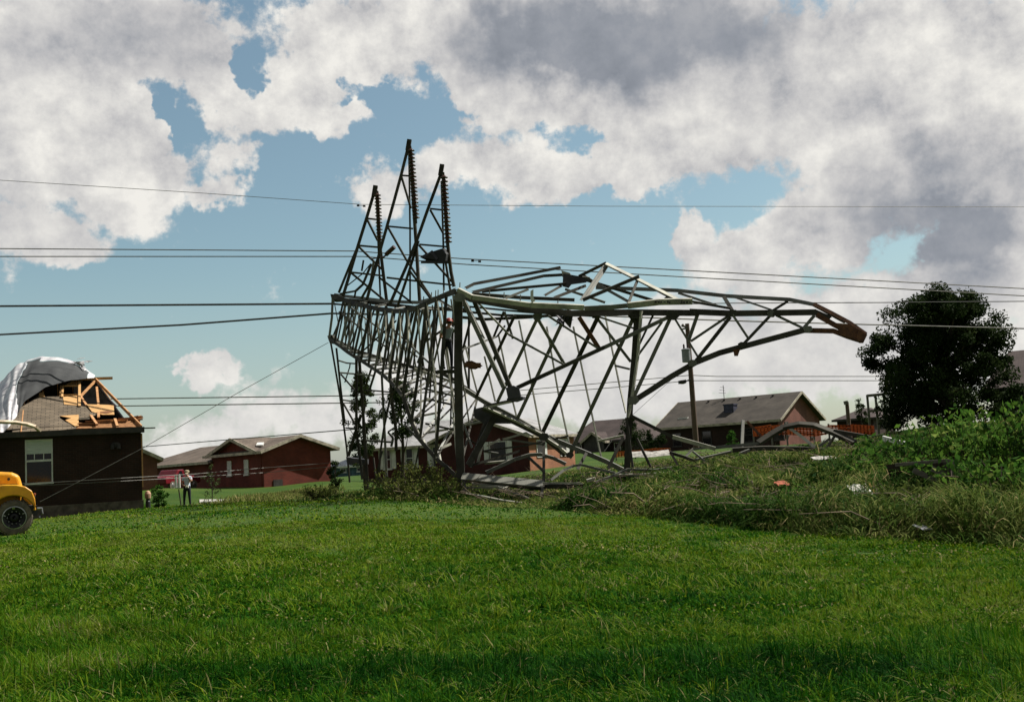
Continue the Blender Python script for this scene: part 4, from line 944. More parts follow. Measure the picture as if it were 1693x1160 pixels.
# crumpled fitting caught on the near arm, loose rod on the middle one
mb = MB()
poly = [(694, 425), (704, 419), (730, 411), (738, 420), (736, 434), (718, 435), (699, 434), (704, 430)]
mb.prism([at(x, y, 37.9) for x, y in poly], (.1, .55, .12))
mb.prism([at(x, y, 37.75) for x, y in ((700, 426), (712, 417), (722, 430))], (.05, .1, .1))
mb.beam(at(696, 433, 37.7), at(741, 433.5, 37.9), .09)
f = mb.build('hanging_yoke', black, None)
tag(f, 'black crumpled yoke fitting caught in the near right cross arm', 'fitting')
mb = MB(); mb.tube([at(633, 426, 42.5), at(640, 420, 42.4)], .035, 6); mb.tube([at(638, 421, 42.4), at(652, 408, 42.2)], .09, 10); mb.tube([at(612, 428, 43), at(620, 427, 42.8), at(634, 424, 42.5)], .025, 6)
tag(mb.build('broken_insulator', ceramic), 'short broken dark insulator sticking out between the left and middle cross arms', 'insulator')
for pts, pw in (([(546, 562, 46), (551, 590, 46), (562, 655, 46), (573, 740, 46.2), (578, 797, 46)], 4.5), ([(556, 575, 46), (563, 640, 46), (570, 700, 46.1)], 4.5), ([(589, 590, 45), (589, 706, 45.2), (593, 742, 45.3), (599, 792, 45)], 5.5), ([(593, 580, 45), (600, 680, 45.2), (604, 740, 45.2), (608, 818, 44.8)], 6.5),
                ([(631, 613, 43.2), (637, 740, 43.4), (640, 808, 43)], 5.5), ([(645, 610, 42.5), (648, 668, 42.6), (654, 706, 42.6), (655, 745, 42.6)], 7), ([(656, 640, 42), (645, 657, 42.2), (635, 706, 42.6), (629, 745, 42.8), (625, 810, 42.6)], 4.5)):
    S('cross_arm', pts, pw, steel_dk, flip=True)
for a, b, pw in (((562, 616, 46), (619, 621, 44), 3.2), ((602, 644, 45), (645, 648, 42.6), 3.2), ((566, 661, 46), (588, 664, 45), 3.2), ((571, 707, 46.1), (588, 708, 45.2), 3.2), ((563, 618, 46), (588, 647, 45), 3.4), ((567, 666, 46), (588, 703, 45.2), 3.6), ((614, 609, 44), (604, 640, 45), 4.5),
                 ((622, 609, 43.6), (608, 653, 45), 5), ((597, 685, 45.2), (586, 720, 45.6), 6), ((586, 720, 45.6), (576, 754, 46), 6), ((656, 704, 42.6), (641, 714, 43), 3.5), ((641, 714, 43), (650, 724, 42.8), 4), ((650, 724, 42.8), (647, 738, 42.8), 5), ((604, 728, 45), (650, 731, 42.8), 3.5), ((632, 745, 42.8), (617, 806, 43.6), 3.5), ((617, 756, 43.6), (622, 800, 43.4), 3.2), ((670, 703, 40.6), (697, 732, 39.4), 4), ((693, 738, 39.3), (681, 800, 39), 3.4), ((560, 596, 45.9), (573, 600, 45.6), 3), ((573, 600, 45.6), (588, 601, 45.2), 3), ((578, 607, 45.6), (570, 632, 45.8), 2.6), ((579, 600, 45.6), (578, 608, 45.6), 2.6)):
    S('arm_strut', [a, b], pw, steel_dk)
mb = MB()
mb.prism([at(x, y, 45.6) for x, y in ((572, 755), (584, 757), (603, 759), (603, 767), (588, 765), (580, 769), (574, 766))], (.1, .5, 0)); mb.build('crushed_end', gusset, pylon, world=True)
mb = MB(); mb.prism([at(x, y, 46.2) for x, y in ((546, 486), (560, 487), (562, 496), (549, 497))], (.1, .5, 0)); mb.prism([at(x, y, 46.2) for x, y in ((541, 555), (549, 553), (553, 563), (545, 567))], (.1, .5, 0)); mb.build('crushed_end', steel_dk, pylon, world=True)
# clump of torn plate under the leg
mb = MB()
for k in range(9):
    c = at(932 + rng.normal(0, 7), 528 + rng.normal(0, 6), 36 + rng.normal(0, .12)); r = .16
    mb.prism([c + Vector(rng.normal(0, r, 3)) for _ in range(3)], (.03, .05, .02))
mb.build('torn_plate', gusset, pylon, world=True)
mb = MB()
mb.beam(at(768, 603, 36.3), at(795, 604, 36.3), W(9, 36), W(8, 36)); mb.prism([at(x, y, 36.2) for x, y in ((770, 597), (780, 596), (798, 604), (786, 610), (774, 609))], (0, .12, 0))
mb.build('bracket', rust, pylon, world=True)

# ------------------------------------------------------------------ wires
def wire(label, pts, r, m=wire_m, sag=0.0, group='overhead power lines', dampers=(), name='power_line'):
    P = [at(*p) for p in pts]; out = []
    for a, b in zip(P[:-1], P[1:]):
        for k in range(10):
            s = k / 10; q = a.lerp(b, s); q.z -= sag * 4 * s * (1 - s); out.append(q)
    out.append(P[-1])
    o = MB().tube(out, r, 6).build(name, m); tag(o, label, 'wire', group)
    for x, y, Y in dampers:
        c = at(x, y, Y); mb = MB()
        mb.beam(c + Vector((-.18, 0, -.05)), c + Vector((.18, 0, -.09)), .02); mb.beam(c + Vector((-.24, 0, -.05)), c + Vector((-.1, 0, -.06)), .09); mb.beam(c + Vector((.1, 0, -.10)), c + Vector((.24, 0, -.11)), .09)
        mb.build('vibration_damper', black, o)
    return o
wire('thin overhead wire highest in the sky, crossing behind the insulators', [(-300, 277, 60), (0, 298, 60), (330, 319, 60), (597, 338, 60), (1000, 341, 62), (1693, 342, 66), (2000, 341, 68)], .016, wire_lt, dampers=((597, 338, 60),))
wire('upper of the paired power cables running behind the upright cross arms', [(-300, 410, 52), (0, 411, 52), (585, 415, 52), (770, 428, 52), (1040, 442, 52), (1693, 477, 52), (2000, 495, 52)], .026, wire_lt, dampers=((787, 429, 52),))
wire('lower of the paired power cables running behind the upright cross arms', [(-300, 424, 52), (0, 424, 52), (600, 424, 52), (770, 437, 52), (1100, 456, 52), (1693, 489, 52), (2000, 506, 52)], .026, wire_lt)
wire('thick dark conductor ending at the top of the shaft, level', [(-300, 507, 46.5), (0, 506, 46.3), (548, 502, 46.1), (700, 515, 43)], .046)
wire('thick dark conductor rising to the left end of the shaft', [(-300, 570, 46.5), (0, 553, 46.3), (300, 537, 46.3), (548, 518, 46.1), (640, 520, 44)], .043)
wire('dark wire passing through the big tree crown on the right', [(990, 505, 50), (1210, 501, 51), (1460, 500, 52), (1693, 498, 52), (2000, 496, 52)], .024)
wire('grey wire passing below the rusty pylon tip to the right', [(950, 519, 48), (1020, 523, 48), (1207, 530, 49), (1460, 537, 50), (1693, 543, 50), (2000, 552, 50)], .034, wire_lt)
wire('upper of two grey wires behind the damaged roof', [(-300, 664, 64), (195, 659, 64), (575, 654, 64), (760, 646, 64)], .036, wire_lt)
wire('lower of two grey wires behind the damaged roof', [(-300, 675, 64), (195, 671, 64), (645, 665, 64), (760, 660, 64)], .036, wire_lt)
wire('slack wire rising above the red house roof to the crushed cross arm', [(100, 752, 64), (240, 738, 63), (420, 723, 56), (588, 709, 45.6)], .026, wire_lt)
wire('diagonal wire slanting from the shaft end down across the dark brick wall', [(543, 566, 46), (390, 651, 44.2), (235, 741, 42.5), (128, 797, 41.5), (66, 829, 41)], .013, wire_lt, name='guy_wire')
wire('upper of two low wires sagging before the dark brick wall and red house', [(-60, 802, 40), (86, 797, 40.5), (200, 790, 41), (324, 783, 43), (436, 773, 45), (560, 764, 46)], .011, wire_lt)
wire('lower of two low wires sagging before the dark brick wall and red house', [(-60, 806, 40), (86, 801, 40.5), (200, 795, 41), (324, 788, 43), (436, 781, 45), (560, 770, 46)], .011, wire_lt)
wire('upper service wire running right from the transformer pole', [(860, 645, 70), (1042, 629, 70), (1142, 620, 70), (1185, 622, 70), (1460, 622, 70), (1900, 620, 70)], .026, wire_lt)
wire('lower service wire running right from the transformer pole', [(860, 653, 70), (1042, 638, 70), (1143, 629, 70), (1460, 629, 70), (1900, 630, 70)], .026, wire_lt)
wire('faint guy wire slanting from the transformer pole to the ground', [(1140, 600, 70), (1030, 700, 68), (1000, 745, 67)], .012, wire_lt, name='guy_wire')

# ------------------------------------------------------------------ utility pole
b0, t0 = at(1151, 735, 70), at(1136, 535, 70); b0.z = gz(b0.x, b0.y) - .4
pole = thing('utility_pole', 'leaning brown wooden utility pole carrying a grey transformer', 'utility pole', (b0.x, b0.y, b0.z + .4))
MB().tube([b0, b0.lerp(t0, .5), t0], [.19, .17, .14], 12).build('shaft', pole_wood, pole, world=True)
c = at(1134.5, 588, 69.6)
tr_ = MB().lathe([(.24, -.42), (.28, -.40), (.28, .34), (.30, .36), (.30, .42), (.16, .48)], c, n=18).build('transformer', tx_grey, pole, world=True)
for dx in (-.12, .14): MB().lathe([(.05, 0), (.07, .08), (.05, .12), (.07, .16), (.04, .3)], c + Vector((dx, -.05, .46)), n=10).build('bushing', ceramic, tr_, world=True)
mb = MB(); mb.beam(at(1128, 539, 69.8), at(1137, 541, 69.8), .1); mb.beam(at(1128, 544, 69.8), at(1138, 542, 69.8), .1); mb.lathe([(.05, -.1), (.11, -.05), (.11, 0), (.06, .1)], at(1129, 538, 69.8), n=8); mb.build('crossarm', wood_grey, pole, world=True)
mb = MB(); mb.tube([at(1143, 627, 69.7), at(1138, 628, 69.7), at(1134, 630, 69.7)], .04, 6); mb.lathe([(.06, .10), (.2, .06), (.26, -.02), (.22, -.1), (.1, -.14)], at(1128, 631, 69.7), n=14)
mb.beam(at(1122, 632, 69.7), at(1134, 630, 69.7), .42, .2); mb.build('street_light', black, pole, world=True)
b0, t0 = at(1404, 706, 66), at(1400, 664, 66); b0.z = gz(b0.x, b0.y) - .2
sp_ = thing('short_pole', 'short dark wooden pole with a small box on top, left of the big tree', 'pole', b0)
MB().tube([b0, t0], [.13, .11], 10).build('shaft', pole_wood, sp_, world=True); MB().beam(at(1396, 666, 65.9), at(1401, 665, 65.9), .28, .22).build('box', wood_grey, sp_, world=True)

# ------------------------------------------------------------------ houses
def frame_of(p0, p1, z0):
    p0, p1 = Vector((p0.x, p0.y, 0)), Vector((p1.x, p1.y, 0)); d = p1 - p0
    return Vector((p0.x, p0.y, z0)), math.atan2(d.y, d.x), d.length
def window(root, x, z, w, h, y=0.0, nrm=(0, -1), m_frame=None, shut=None, pane=None, nm='window', bars=True, off=.03):
    """A framed window on a wall plane: nrm (0,-1) faces -y at y, (1,0) faces +x at x=y."""
    m_frame = m_frame or trim_white; t = .06
    def bx(mb, a0, a1, c0, c1, d0, d1):
        if nrm == (0, -1): mb.box(a0, a1, y - d1, y - d0, c0, c1)
        elif nrm == (1, 0): mb.box(y + d0, y + d1, a0, a1, c0, c1)
        else: mb.box(y - d1, y - d0, a0, a1, c0, c1)
    mb = MB()
    bx(mb, x, x + t, z, z + h, -.02, off + .03); bx(mb, x + w - t, x + w, z, z + h, -.02, off + .03)
    bx(mb, x + t, x + w - t, z + h - t, z + h, -.02, off + .028); bx(mb, x + t, x + w - t, z, z + t, -.02, off + .028)
    if bars: bx(mb, x + t, x + w - t, z + h / 2 - .03, z + h / 2 + .03, -.02, off + .026)
    f = mb.build(nm, m_frame, root)
    mb = MB(); bx(mb, x + t, x + w - t, z + t, z + h - t, -.02, off); mb.build('pane', pane or glass_dk, f)
    mb = MB(); bx(mb, x - .06, x + w + .06, z - .08, z, -.02, off + .07); mb.build('sill', m_frame, f)
    if shut:
        for a in (x - .42, x + w + .04):
            mb = MB(); bx(mb, a, a + .38, z, z + h, .0, .05)
            for k in range(int(h / .14)): bx(mb, a + .05, a + .33, z + .06 + k * .14, z + .13 + k * .14, .05, .065)
            mb.build('shutter', shut, root)
    return f
def roof_hip(root, L_, D, ze, zr, o, r0, r1, m, fm, x0=0.0, y0=0.0, ridge_y=None, th=.16, nm='roof'):
    """Hip / gable roof with its ridge along x between r0 and r1."""
    ry = y0 + D / 2 if ridge_y is None else ridge_y
    if r0 <= x0 - o + .01 and r1 >= x0 + L_ + o - .01:             # a plain gable roof: two slabs, open ends
        a = [(x0 - o, y0 - o, ze), (x0 - o, ry, zr), (x0 - o, y0 + D + o, ze)]; b = [(x0 + L_ + o, p[1], p[2]) for p in a]
        vs = a + b + [(p[0], p[1], p[2] - th) for p in a + b]
        rf = MB().add(vs, [(0, 1, 4, 3), (1, 2, 5, 4), (6, 9, 10, 7), (7, 10, 11, 8), (0, 6, 7, 1), (1, 7, 8, 2), (3, 4, 10, 9), (4, 5, 11, 10), (0, 3, 9, 6), (2, 8, 11, 5)]).build(nm, m, root)
        mb = MB()
        for e_, sx in ((a, -.03), (b, .03)):
            for p, q in ((e_[0], e_[1]), (e_[1], e_[2])): mb.beam((p[0] + sx, p[1], p[2] - .08), (q[0] + sx, q[1], q[2] - .08), .05, .2)
        mb.beam((a[0][0], a[0][1] - .03, ze - .085), (b[0][0], b[0][1] - .03, ze - .085), .05, .2)
        mb.build('fascia', fm, root)
        return rf
    c = [(x0 - o, y0 - o, ze), (x0 + L_ + o, y0 - o, ze), (x0 + L_ + o, y0 + D + o, ze), (x0 - o, y0 + D + o, ze)]
    t0, t1 = (r0, ry, zr), (r1, ry, zr); lo = lambda p: (p[0], p[1], p[2] - th)
    vs = c + [t0, t1] + [lo(p) for p in c] + [lo(t0), lo(t1)]
    fs = [(0, 1, 5, 4), (1, 2, 5), (2, 3, 4, 5), (3, 0, 4), (6, 10, 11, 7), (7, 11, 8), (8, 11, 10, 9), (9, 10, 6), (0, 6, 7, 1), (1, 7, 8, 2), (2, 8, 9, 3), (3, 9, 6, 0)]
    rf = MB().add(vs, fs).build(nm, m, root)
    mb = MB(); z = ze
    for a, b in ((c[0], c[1]), (c[1], c[2]), (c[2], c[3]), (c[3], c[0])):
        if r0 <= x0 - o + .01 and a[0] == b[0] == x0 - o or r1 >= x0 + L_ + o - .01 and a[0] == b[0] == x0 + L_ + o: continue
        mb.beam((a[0], a[1], z - .085), (b[0], b[1], z - .085), .05, .21)
    for rx, xx, tt in ((r0, x0 - o, t0), (r1, x0 + L_ + o, t1)):
        if abs(rx - xx) < .02:
            sx = -.02 if xx < x0 else .02
            for yy in (y0 - o, y0 + D + o): mb.beam((xx + sx, yy, z - .08), (xx + sx, ry, zr - .08), .05, .2, up=(0, 0, 1))
    mb.build('fascia', fm, root)
    return rf
def roof_gable_y(root, L_, D, ze, zr, o, m, fm, x0=0.0, y0=0.0, th=.16, y_in=None, nm='roof'):
    """Gable roof with its ridge along y (the gable faces the front)."""
    y1 = y0 + D + o if y_in is None else y_in
    a = [(x0 - o, y0 - o, ze), (x0 + L_ / 2, y0 - o, zr), (x0 + L_ + o, y0 - o, ze)]; b = [(p[0], y1, p[2]) for p in a]; lo = lambda p: (p[0], p[1], p[2] - th)
    vs = a + b + [lo(p) for p in a + b]
    fs = [(0, 1, 4, 3), (1, 2, 5, 4), (6, 9, 10, 7), (7, 10, 11, 8), (0, 6, 7, 1), (1, 7, 8, 2), (3, 4, 10, 9), (4, 5, 11, 10), (0, 3, 9, 6), (2, 8, 11, 5)]
    rf = MB().add(vs, fs).build(nm, m, root)
    mb = MB()
    for p, q in ((a[0], a[1]), (a[1], a[2])): mb.beam((p[0], p[1] - .02, p[2] - .08), (q[0], q[1] - .02, q[2] - .08), .05, .22)
    for p, q in ((a[0], b[0]), (a[2], b[2])): mb.beam((p[0], p[1], p[2] - .085), (q[0], q[1], q[2] - .085), .05, .2)
    mb.build('fascia', fm, root)
    return rf
def wall_gable_y(mb, x0, x1, y0, y1, zb, ze, zr):
    xm = (x0 + x1) / 2
    return mb.prism([(x0, y0, zb), (x1, y0, zb), (x1, y0, ze), (xm, y0, zr), (x0, y0, ze)], (0, y1 - y0, 0))

# red brick house at the centre left: corner towards us, gable lit from the right
p0, p1 = at(437, 806, 79), at(548, 790, 82.9)
o_, rz, Lb = frame_of(p0, p1, gz(p0.x, p0.y))
h2 = thing('brick_house', 'red brick ranch house with two front gables and a tan brown roof', 'house', o_, rz)
ZE, ZR, DD = 2.62, 3.72, 9.0
mb = MB(); wall_gable_y(mb, 0, Lb, 0, 8.0, -1.2, ZE - .05, ZR - .12); mb.build('wall', brick_red, h2)
roof_gable_y(h2, Lb, 8.0, ZE, ZR, .5, shingle_br, trim_tan)
# the cross gable facing left-front (towards -x), as its own prism
mb = MB(); mb.prism([(-.04, .3, -1.2), (-.04, 7.6, -1.2), (-.04, 7.6, ZE - .05), (-.04, 3.95, ZR - .06), (-.04, .3, ZE - .05)], (2.0, 0, 0)); mb.build('gable_wall', brick_red, h2)
a = [(-.5, .1, ZE - .02), (-.5, 3.95, ZR + .05), (-.5, 8.0, ZE - .02)]; b = [(Lb / 2, .1, ZE - .02), (Lb / 2, 3.95, ZR + .05), (Lb / 2, 8.0, ZE - .02)]
vs = a + b + [(p[0], p[1], p[2] - .16) for p in a + b]
MB().add(vs, [(0, 1, 4, 3), (1, 2, 5, 4), (6, 9, 10, 7), (7, 10, 11, 8), (0, 6, 7, 1), (1, 7, 8, 2), (3, 4, 10, 9), (4, 5, 11, 10), (0, 3, 9, 6), (2, 8, 11, 5)]).build('roof', shingle_br, h2)
mb = MB()
for p, q in ((a[0], a[1]), (a[1], a[2])): mb.beam((p[0] - .02, p[1], p[2] - .08), (q[0] - .02, q[1], q[2] - .08), .05, .24)
mb.build('fascia', trim_tan, h2)
for yy in (2.1, 4.7): window(h2, yy, 1.0, .62, 1.1, -.045, (-1, 0), trim_white, None, blind)
mb = MB(); mb.box(.75, 1.5, -.05, .1, -.3, .5); mb.build('crawl_door', trim_dk, h2)
# left wing, lower, under a hip
lw = MB(); lw.box(.3, 8, 8.0, 22.2, -1.2, ZE - .55); lw.build('wing_wall', brick_red, h2)
zw = ZE - .42
vs = [(-.2, 7.7, zw), (8.5, 7.7, zw), (8.5, 22.7, zw), (-.2, 22.7, zw), (4.15, 7.7, ZR - .08), (4.15, 18.2, ZR - .08)]; vs += [(x, y, z - .16) for x, y, z in vs]
MB().add(vs, [(0, 4, 5, 3), (1, 2, 5, 4), (2, 3, 5), (6, 9, 11, 10), (7, 10, 11, 8), (8, 11, 9), (0, 3, 9, 6), (3, 2, 8, 9), (2, 1, 7, 8), (0, 6, 10, 4), (4, 10, 7, 1)]).build('roof', shingle_br, h2)
mb = MB(); mb.beam((-.23, 8.05, zw - .085), (-.23, 22.7, zw - .085), .05, .2); mb.build('fascia', trim_tan, h2)
mb = MB(); mb.beam((.4, 1.2, ZR - .65), (.7, 1.55, ZR - .45), .5, .1); mb.build('skylight', trim_white, h2)

# small gabled brick house peeking out behind the damaged one
p0, p1 = at(185, 806, 70), at(257, 802, 70)
o_, rz, Lb = frame_of(p0, p1, gz(p1.x, p1.y))
h1b = thing('brick_house', 'small gabled brown brick house half hidden behind the damaged house', 'house', o_, rz + R(21))
mb = MB(); wall_gable_y(mb, -3.5, Lb, 0, 7, -1, 2.1, 3.7); mb.build('wall', brick_pink, h1b)
roof_gable_y(h1b, Lb + 3.5, 7, 2.05, 3.85, .35, shingle_br, trim_tan, -3.5)

# long house with the grey roof behind the pylon
p0, p1 = at(607, 799, 85), at(745, 797, 82.6)
o_, rz, Lb = frame_of(p0, p1, gz(p0.x, p0.y))
h3 = thing('brick_house', 'long dark brick house with grey roof and white shutters behind the pylon', 'house', o_, rz)
MB().box(0, Lb + 6, 0, 8.5, -1, 2.55).build('wall', brick_mar, h3)
MB().box(-.03, Lb + 6.03, -.03, 8.53, -1, .25).build('foundation', found_m, h3)
rf = roof_hip(h3, Lb + 6, 8.5, 2.55, 4.55, .45, 2.6, Lb + 4, shingle_gr, trim_tan)
for xx in (1.55, 3.45, 5.7): window(h3, xx, .9, .62, 1.5, 0, (0, -1), trim_white, trim_white)
MB().box(-.02, .1, -.12, -.03, 0, 2.4).build('downspout', trim_white, h3)
# its right block: gable end in shade, side wall in the sun
p0, p1 = at(722, 797, 82.6), at(876, 777, 78)
q_ = at(945, 768, 83)
w0, rz2, L2 = frame_of(p0, p1, o_.z)
inv = wmat(h3).inverted(); bb = thing  # local frame of the house for the right block
blk = bpy.data.objects.new('right_block', None)
def loc(v): return inv @ Vector(v)
ux = Vector((math.cos(rz2), math.sin(rz2), 0)); uy = Vector((-math.sin(rz2), math.cos(rz2), 0))
zb = o_.z - .6; zE = 3.55; zT = 4.95; D2 = 6.5
def Q(x, y, z): return w0 + ux * x + uy * y + Vector((0, 0, z - w0.z))
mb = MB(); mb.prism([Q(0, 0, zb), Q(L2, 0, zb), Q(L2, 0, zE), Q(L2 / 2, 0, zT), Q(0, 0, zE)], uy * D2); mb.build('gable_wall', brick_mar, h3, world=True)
mb = MB(); mb.prism([Q(L2, .02, zb), Q(L2, D2 - .02, zb), Q(L2, D2 - .02, zE - .02), Q(L2, .02, zE - .02)], ux * .04); mb.build('side_wall', brick_sun, h3, world=True)
oo = .4; sl_ = (zT - zE) / (L2 / 2); e = zE - sl_ * oo + .1
A3 = [Q(-oo, -oo, e), Q(L2 / 2, -oo, zT + .12), Q(L2 + oo, -oo, e)]; B3 = [Q(-oo, D2 + oo, e), Q(L2 / 2, D2 + oo, zT + .12), Q(L2 + oo, D2 + oo, e)]
dn = Vector((0, 0, -.15)); vs = A3 + B3 + [p + dn for p in A3 + B3]
MB().add(vs, [(0, 1, 4, 3), (1, 2, 5, 4), (6, 9, 10, 7), (7, 10, 11, 8), (0, 6, 7, 1), (1, 7, 8, 2), (3, 4, 10, 9), (4, 5, 11, 10), (0, 3, 9, 6), (2, 8, 11, 5)]).build('roof', shingle_gr, h3, world=True)
mb = MB()
for p, q in ((A3[0], A3[1]), (A3[1], A3[2]), (A3[2], B3[2])): mb.beam(p + dn * .5 - uy * .03, q + dn * .5 - uy * .03, .05, .2)
mb.build('fascia', trim_tan, h3, world=True)
def wbox(name, x0, x1, y0, y1, z0, z1, m, par): 
    mb = MB(); mb.prism([Q(x0, y0, z0), Q(x1, y0, z0), Q(x1, y0, z1), Q(x0, y0, z1)], uy * (y1 - y0)); return mb.build(name, m, par, world=True)
fw = wbox('window', L2 * .60, L2 * .60 + 1.5, -.06, .0, 1.75, 3.25, trim_white, h3); wbox('pane', L2 * .60 + .07, L2 * .60 + 1.43, -.075, -.05, 1.82, 3.18, glass_dk, fw)
for a in (-.5, 1.55): wbox('shutter', L2 * .60 + a, L2 * .60 + a + .42, -.07, 0, 1.75, 3.25, trim_white, h3)
for yy in (1.0, 4.3):
    fw = wbox('window', L2 + .03, L2 + .09, yy, yy + .9, 1.9, 3.2, trim_white, h3); wbox('pane', L2 + .05, L2 + .10, yy + .07, yy + .83, 1.97, 3.13, glass_dk, fw)
    wbox('shutter', L2 + .03, L2 + .085, yy + .96, yy + 1.4, 1.9, 3.2, trim_white, h3)

# brown roofed house beyond the second post
p0, p1 = at(938, 748, 108), at(1048, 745, 104)
o_, rz, Lb = frame_of(p0, p1, 1.4)
h4 = thing('brown_house', 'dark brown roofed house with a little gabled porch beyond the second post', 'house', o_, rz)
MB().box(0, Lb, 0, 8, -1, 1.85).build('wall', brick_dk, h4)
roof_hip(h4, Lb, 8, 1.85, 4.0, .4, .9, Lb - 1.4, shingle_dk, trim_dk)
mb = MB(); wall_gable_y(mb, 2.6, 4.8, -1.2, 1.0, -.5, 1.8, 2.6); mb.build('porch', trim_dk, h4)
roof_gable_y(h4, 2.2, 4, 1.8, 2.75, .25, shingle_dk, trim_tan, 2.6, -1.2)
for xx in (1.0, 5.3): window(h4, xx, .5, .7, 1.1)

# pinkish gabled house to the right
p0, p1 = at(1095, 748, 99), at(1290, 746, 92)
o_, rz, Lb = frame_of(p0, p1, 1.7)
h5 = thing('brick_house', 'gabled house with taupe roof, chimney and sunlit pinkish brick end wall at right', 'house', o_, rz)
D5 = 8.9; zE5 = at(1290, 693, 92).z - 1.7; zR5 = at(1321, 647, 95.5).z - 1.7
MB().prism([(0, 0, -1), (0, D5, -1), (0, D5, zE5), (0, D5 / 2, zR5 - .1), (0, 0, zE5)], (Lb - .02, 0, 0)).build('wall', brick_dk, h5)  # darker brick here, the front's shade put into its colour
MB().prism([(Lb - .02, 0, -1), (Lb - .02, D5, -1), (Lb - .02, D5, zE5), (Lb - .02, D5 / 2, zR5 - .1), (Lb - .02, 0, zE5)], (.06, 0, 0)).build('gable_wall', brick_pink, h5)  # paler brick skin, sunlight on the end wall put into its colour
rf = roof_hip(h5, Lb, D5, zE5, zR5, .45, -.45, Lb + .45, shingle_ch, trim_tan)
mb = MB(); mb.box(Lb * .50, Lb * .50 + .95, 1.5, 2.3, zE5 + .3, zE5 + 1.75); mb.box(Lb * .50 - .05, Lb * .50 + 1.0, 1.45, 2.35, zE5 + 1.62, zE5 + 1.72); mb.build('chimney', mat('slate_chimney', (.045, .05, .085), .7), rf)
mb = MB()
for k in range(6): mb.lathe([(.09, 0), (.09, .14), (.13, .15), (.13, .2)], (Lb * (.12 + .14 * k), D5 / 2 - .5, zR5 - .32), n=8)
mb.build('roof_vent', trim_dk, rf)
mb = MB(); mb.tube([(Lb * .38, D5 / 2, zR5 - .1), (Lb * .38, D5 / 2, zR5 + 1.2)], .03, 6)
for zz, ww in ((.55, .5), (.8, .4), (1.05, .3)): mb.beam((Lb * .38 - ww, D5 / 2, zR5 + zz), (Lb * .38 + ww * .4, D5 / 2, zR5 + zz - .1), .03)
mb.build('antenna', trim_dk, rf)
MB().box(1.3, 2.3, 1.0, 1.6, zE5 + .55, zE5 + .85).build('skylight', trim_white, rf)
for xx in (1.2, 4.2, 8.2, 11): window(h5, xx, .55, .9, 1.2, 0, (0, -1), trim_dk)
for yy, zz, ww, hh in ((1.2, zE5 - 1.35, .7, 1.15), (3.7, zE5 - 1.0, .55, .8), (6.5, zE5 - 1.6, .6, .8)): window(h5, yy, zz, ww, hh, Lb + .04, (1, 0), trim_dk)

# dark house at the right margin
p0, p1 = at(1646, 700, 60), at(1850, 700, 57)
o_, rz, Lb = frame_of(p0, p1, 1.7)
h6 = thing('brick_house', 'dark brick house with a grey roof cut by the right margin', 'house', o_, rz)
zE6 = at(1680, 640, 59.6).z - 1.7
MB().box(0, Lb, 0, 9, -1, zE6).build('wall', brick_dk, h6)
roof_hip(h6, Lb, 9, zE6, zE6 + 2.3, .5, .6, Lb + .5, shingle_gr if False else shingle_dk, trim_dk)
window(h6, .75, zE6 - 1.35, .9, 1.2, 0); window(h6, 3.4, zE6 - 1.35, .9, 1.2, 0)
# low distant roofs and the far blue house
p0, p1 = at(1385, 712, 110), at(1445, 708, 108)
o_, rz, Lb = frame_of(p0, p1, 2.0)
h7 = thing('distant_house', 'low dark distant house behind the short pole', 'house', o_, rz)
zz = at(1410, 692, 109).z - 2.0
MB().box(0, Lb, 0, 8, -1, zz).build('wall', brick_dk, h7); roof_hip(h7, Lb, 8, zz, zz + 1.1, .4, 1.5, Lb - 1.2, shingle_dk, trim_dk)
p0, p1 = at(548, 786, 132), at(640, 782, 130)
o_, rz, Lb = frame_of(p0, p1, at(560, 788, 132).z)
h8 = thing('blue_house', 'far blue sided house glimpsed between the red house and pylon legs', 'house', o_, rz)
zz = at(560, 771, 132).z - o_.z
MB().box(0, Lb, 0, 8, -1, zz).build('wall', blue_wall, h8); roof_hip(h8, Lb, 8, zz, zz + 1.3, .4, 1.6, Lb - 2, mat('slate_blue_shingles', (.035, .045, .06), .9), trim_white)
for xx in (1.2, 3.4): window(h8, xx, .5, .8, .9, 0)
# fence rail by the dark tree
p0, p1 = at(1434, 654, 63), at(1475, 650, 63)
rf_ = thing('wooden_deck_rail', 'dark wooden deck rail to the left of the big tree', 'railing', (p0.x, p0.y, gz(p0.x, p0.y)))
mb = MB(); mb.beam(p0, p1, .12, .16); mb.beam(p0 - Vector((0, 0, .9)), p1 - Vector((0, 0, .9)), .1, .14); mb.build('rail', wood_grey, rf_, world=True)
for f in (0.02, .35, .68, .97):
    q = p0.lerp(p1, f); MB().beam(q + Vector((0, .12, .06)), (q.x, q.y + .12, gz(q.x, q.y) - .2), .11).build('post', wood_grey, rf_, world=True)

# ------------------------------------------------------------------ the damaged house
pl, pr = at(0, 864, 42.1), at(236, 840, 44)
d = (pr - pl); d.z = 0; d.normalize(); p0 = Vector((pr.x, pr.y, 0)) - d * 14.0
o_, rz, Lh = frame_of(p0, pr, gz(pr.x, pr.y))
h1 = thing('damaged_house', 'storm damaged dark brick house with its roof torn open', 'house', o_, rz)
iv = wmat(h1).inverted()
zE1 = (iv @ at(232, 706, 44)).z; D1 = 8.0
ra, rb = iv @ Vector((0, 0, CAM_H)), iv @ at(158, 627, 44)
rt = ra + (rb - ra) * ((D1 / 2 - ra.y) / (rb.y - ra.y)); zR1 = rt.z
MB().box(-.04, Lh + .04, -.04, D1 + .04, -1.2, .38).build('foundation', found_m, h1)
def on_front(px, py):
    a = iv @ Vector((0, 0, CAM_H)); b = iv @ at(px, py, 44); r = b - a
    return a + r * (-a.y / r.y)
wa, wb = on_front(41, 727), on_front(88, 798)          # window opening on the front wall
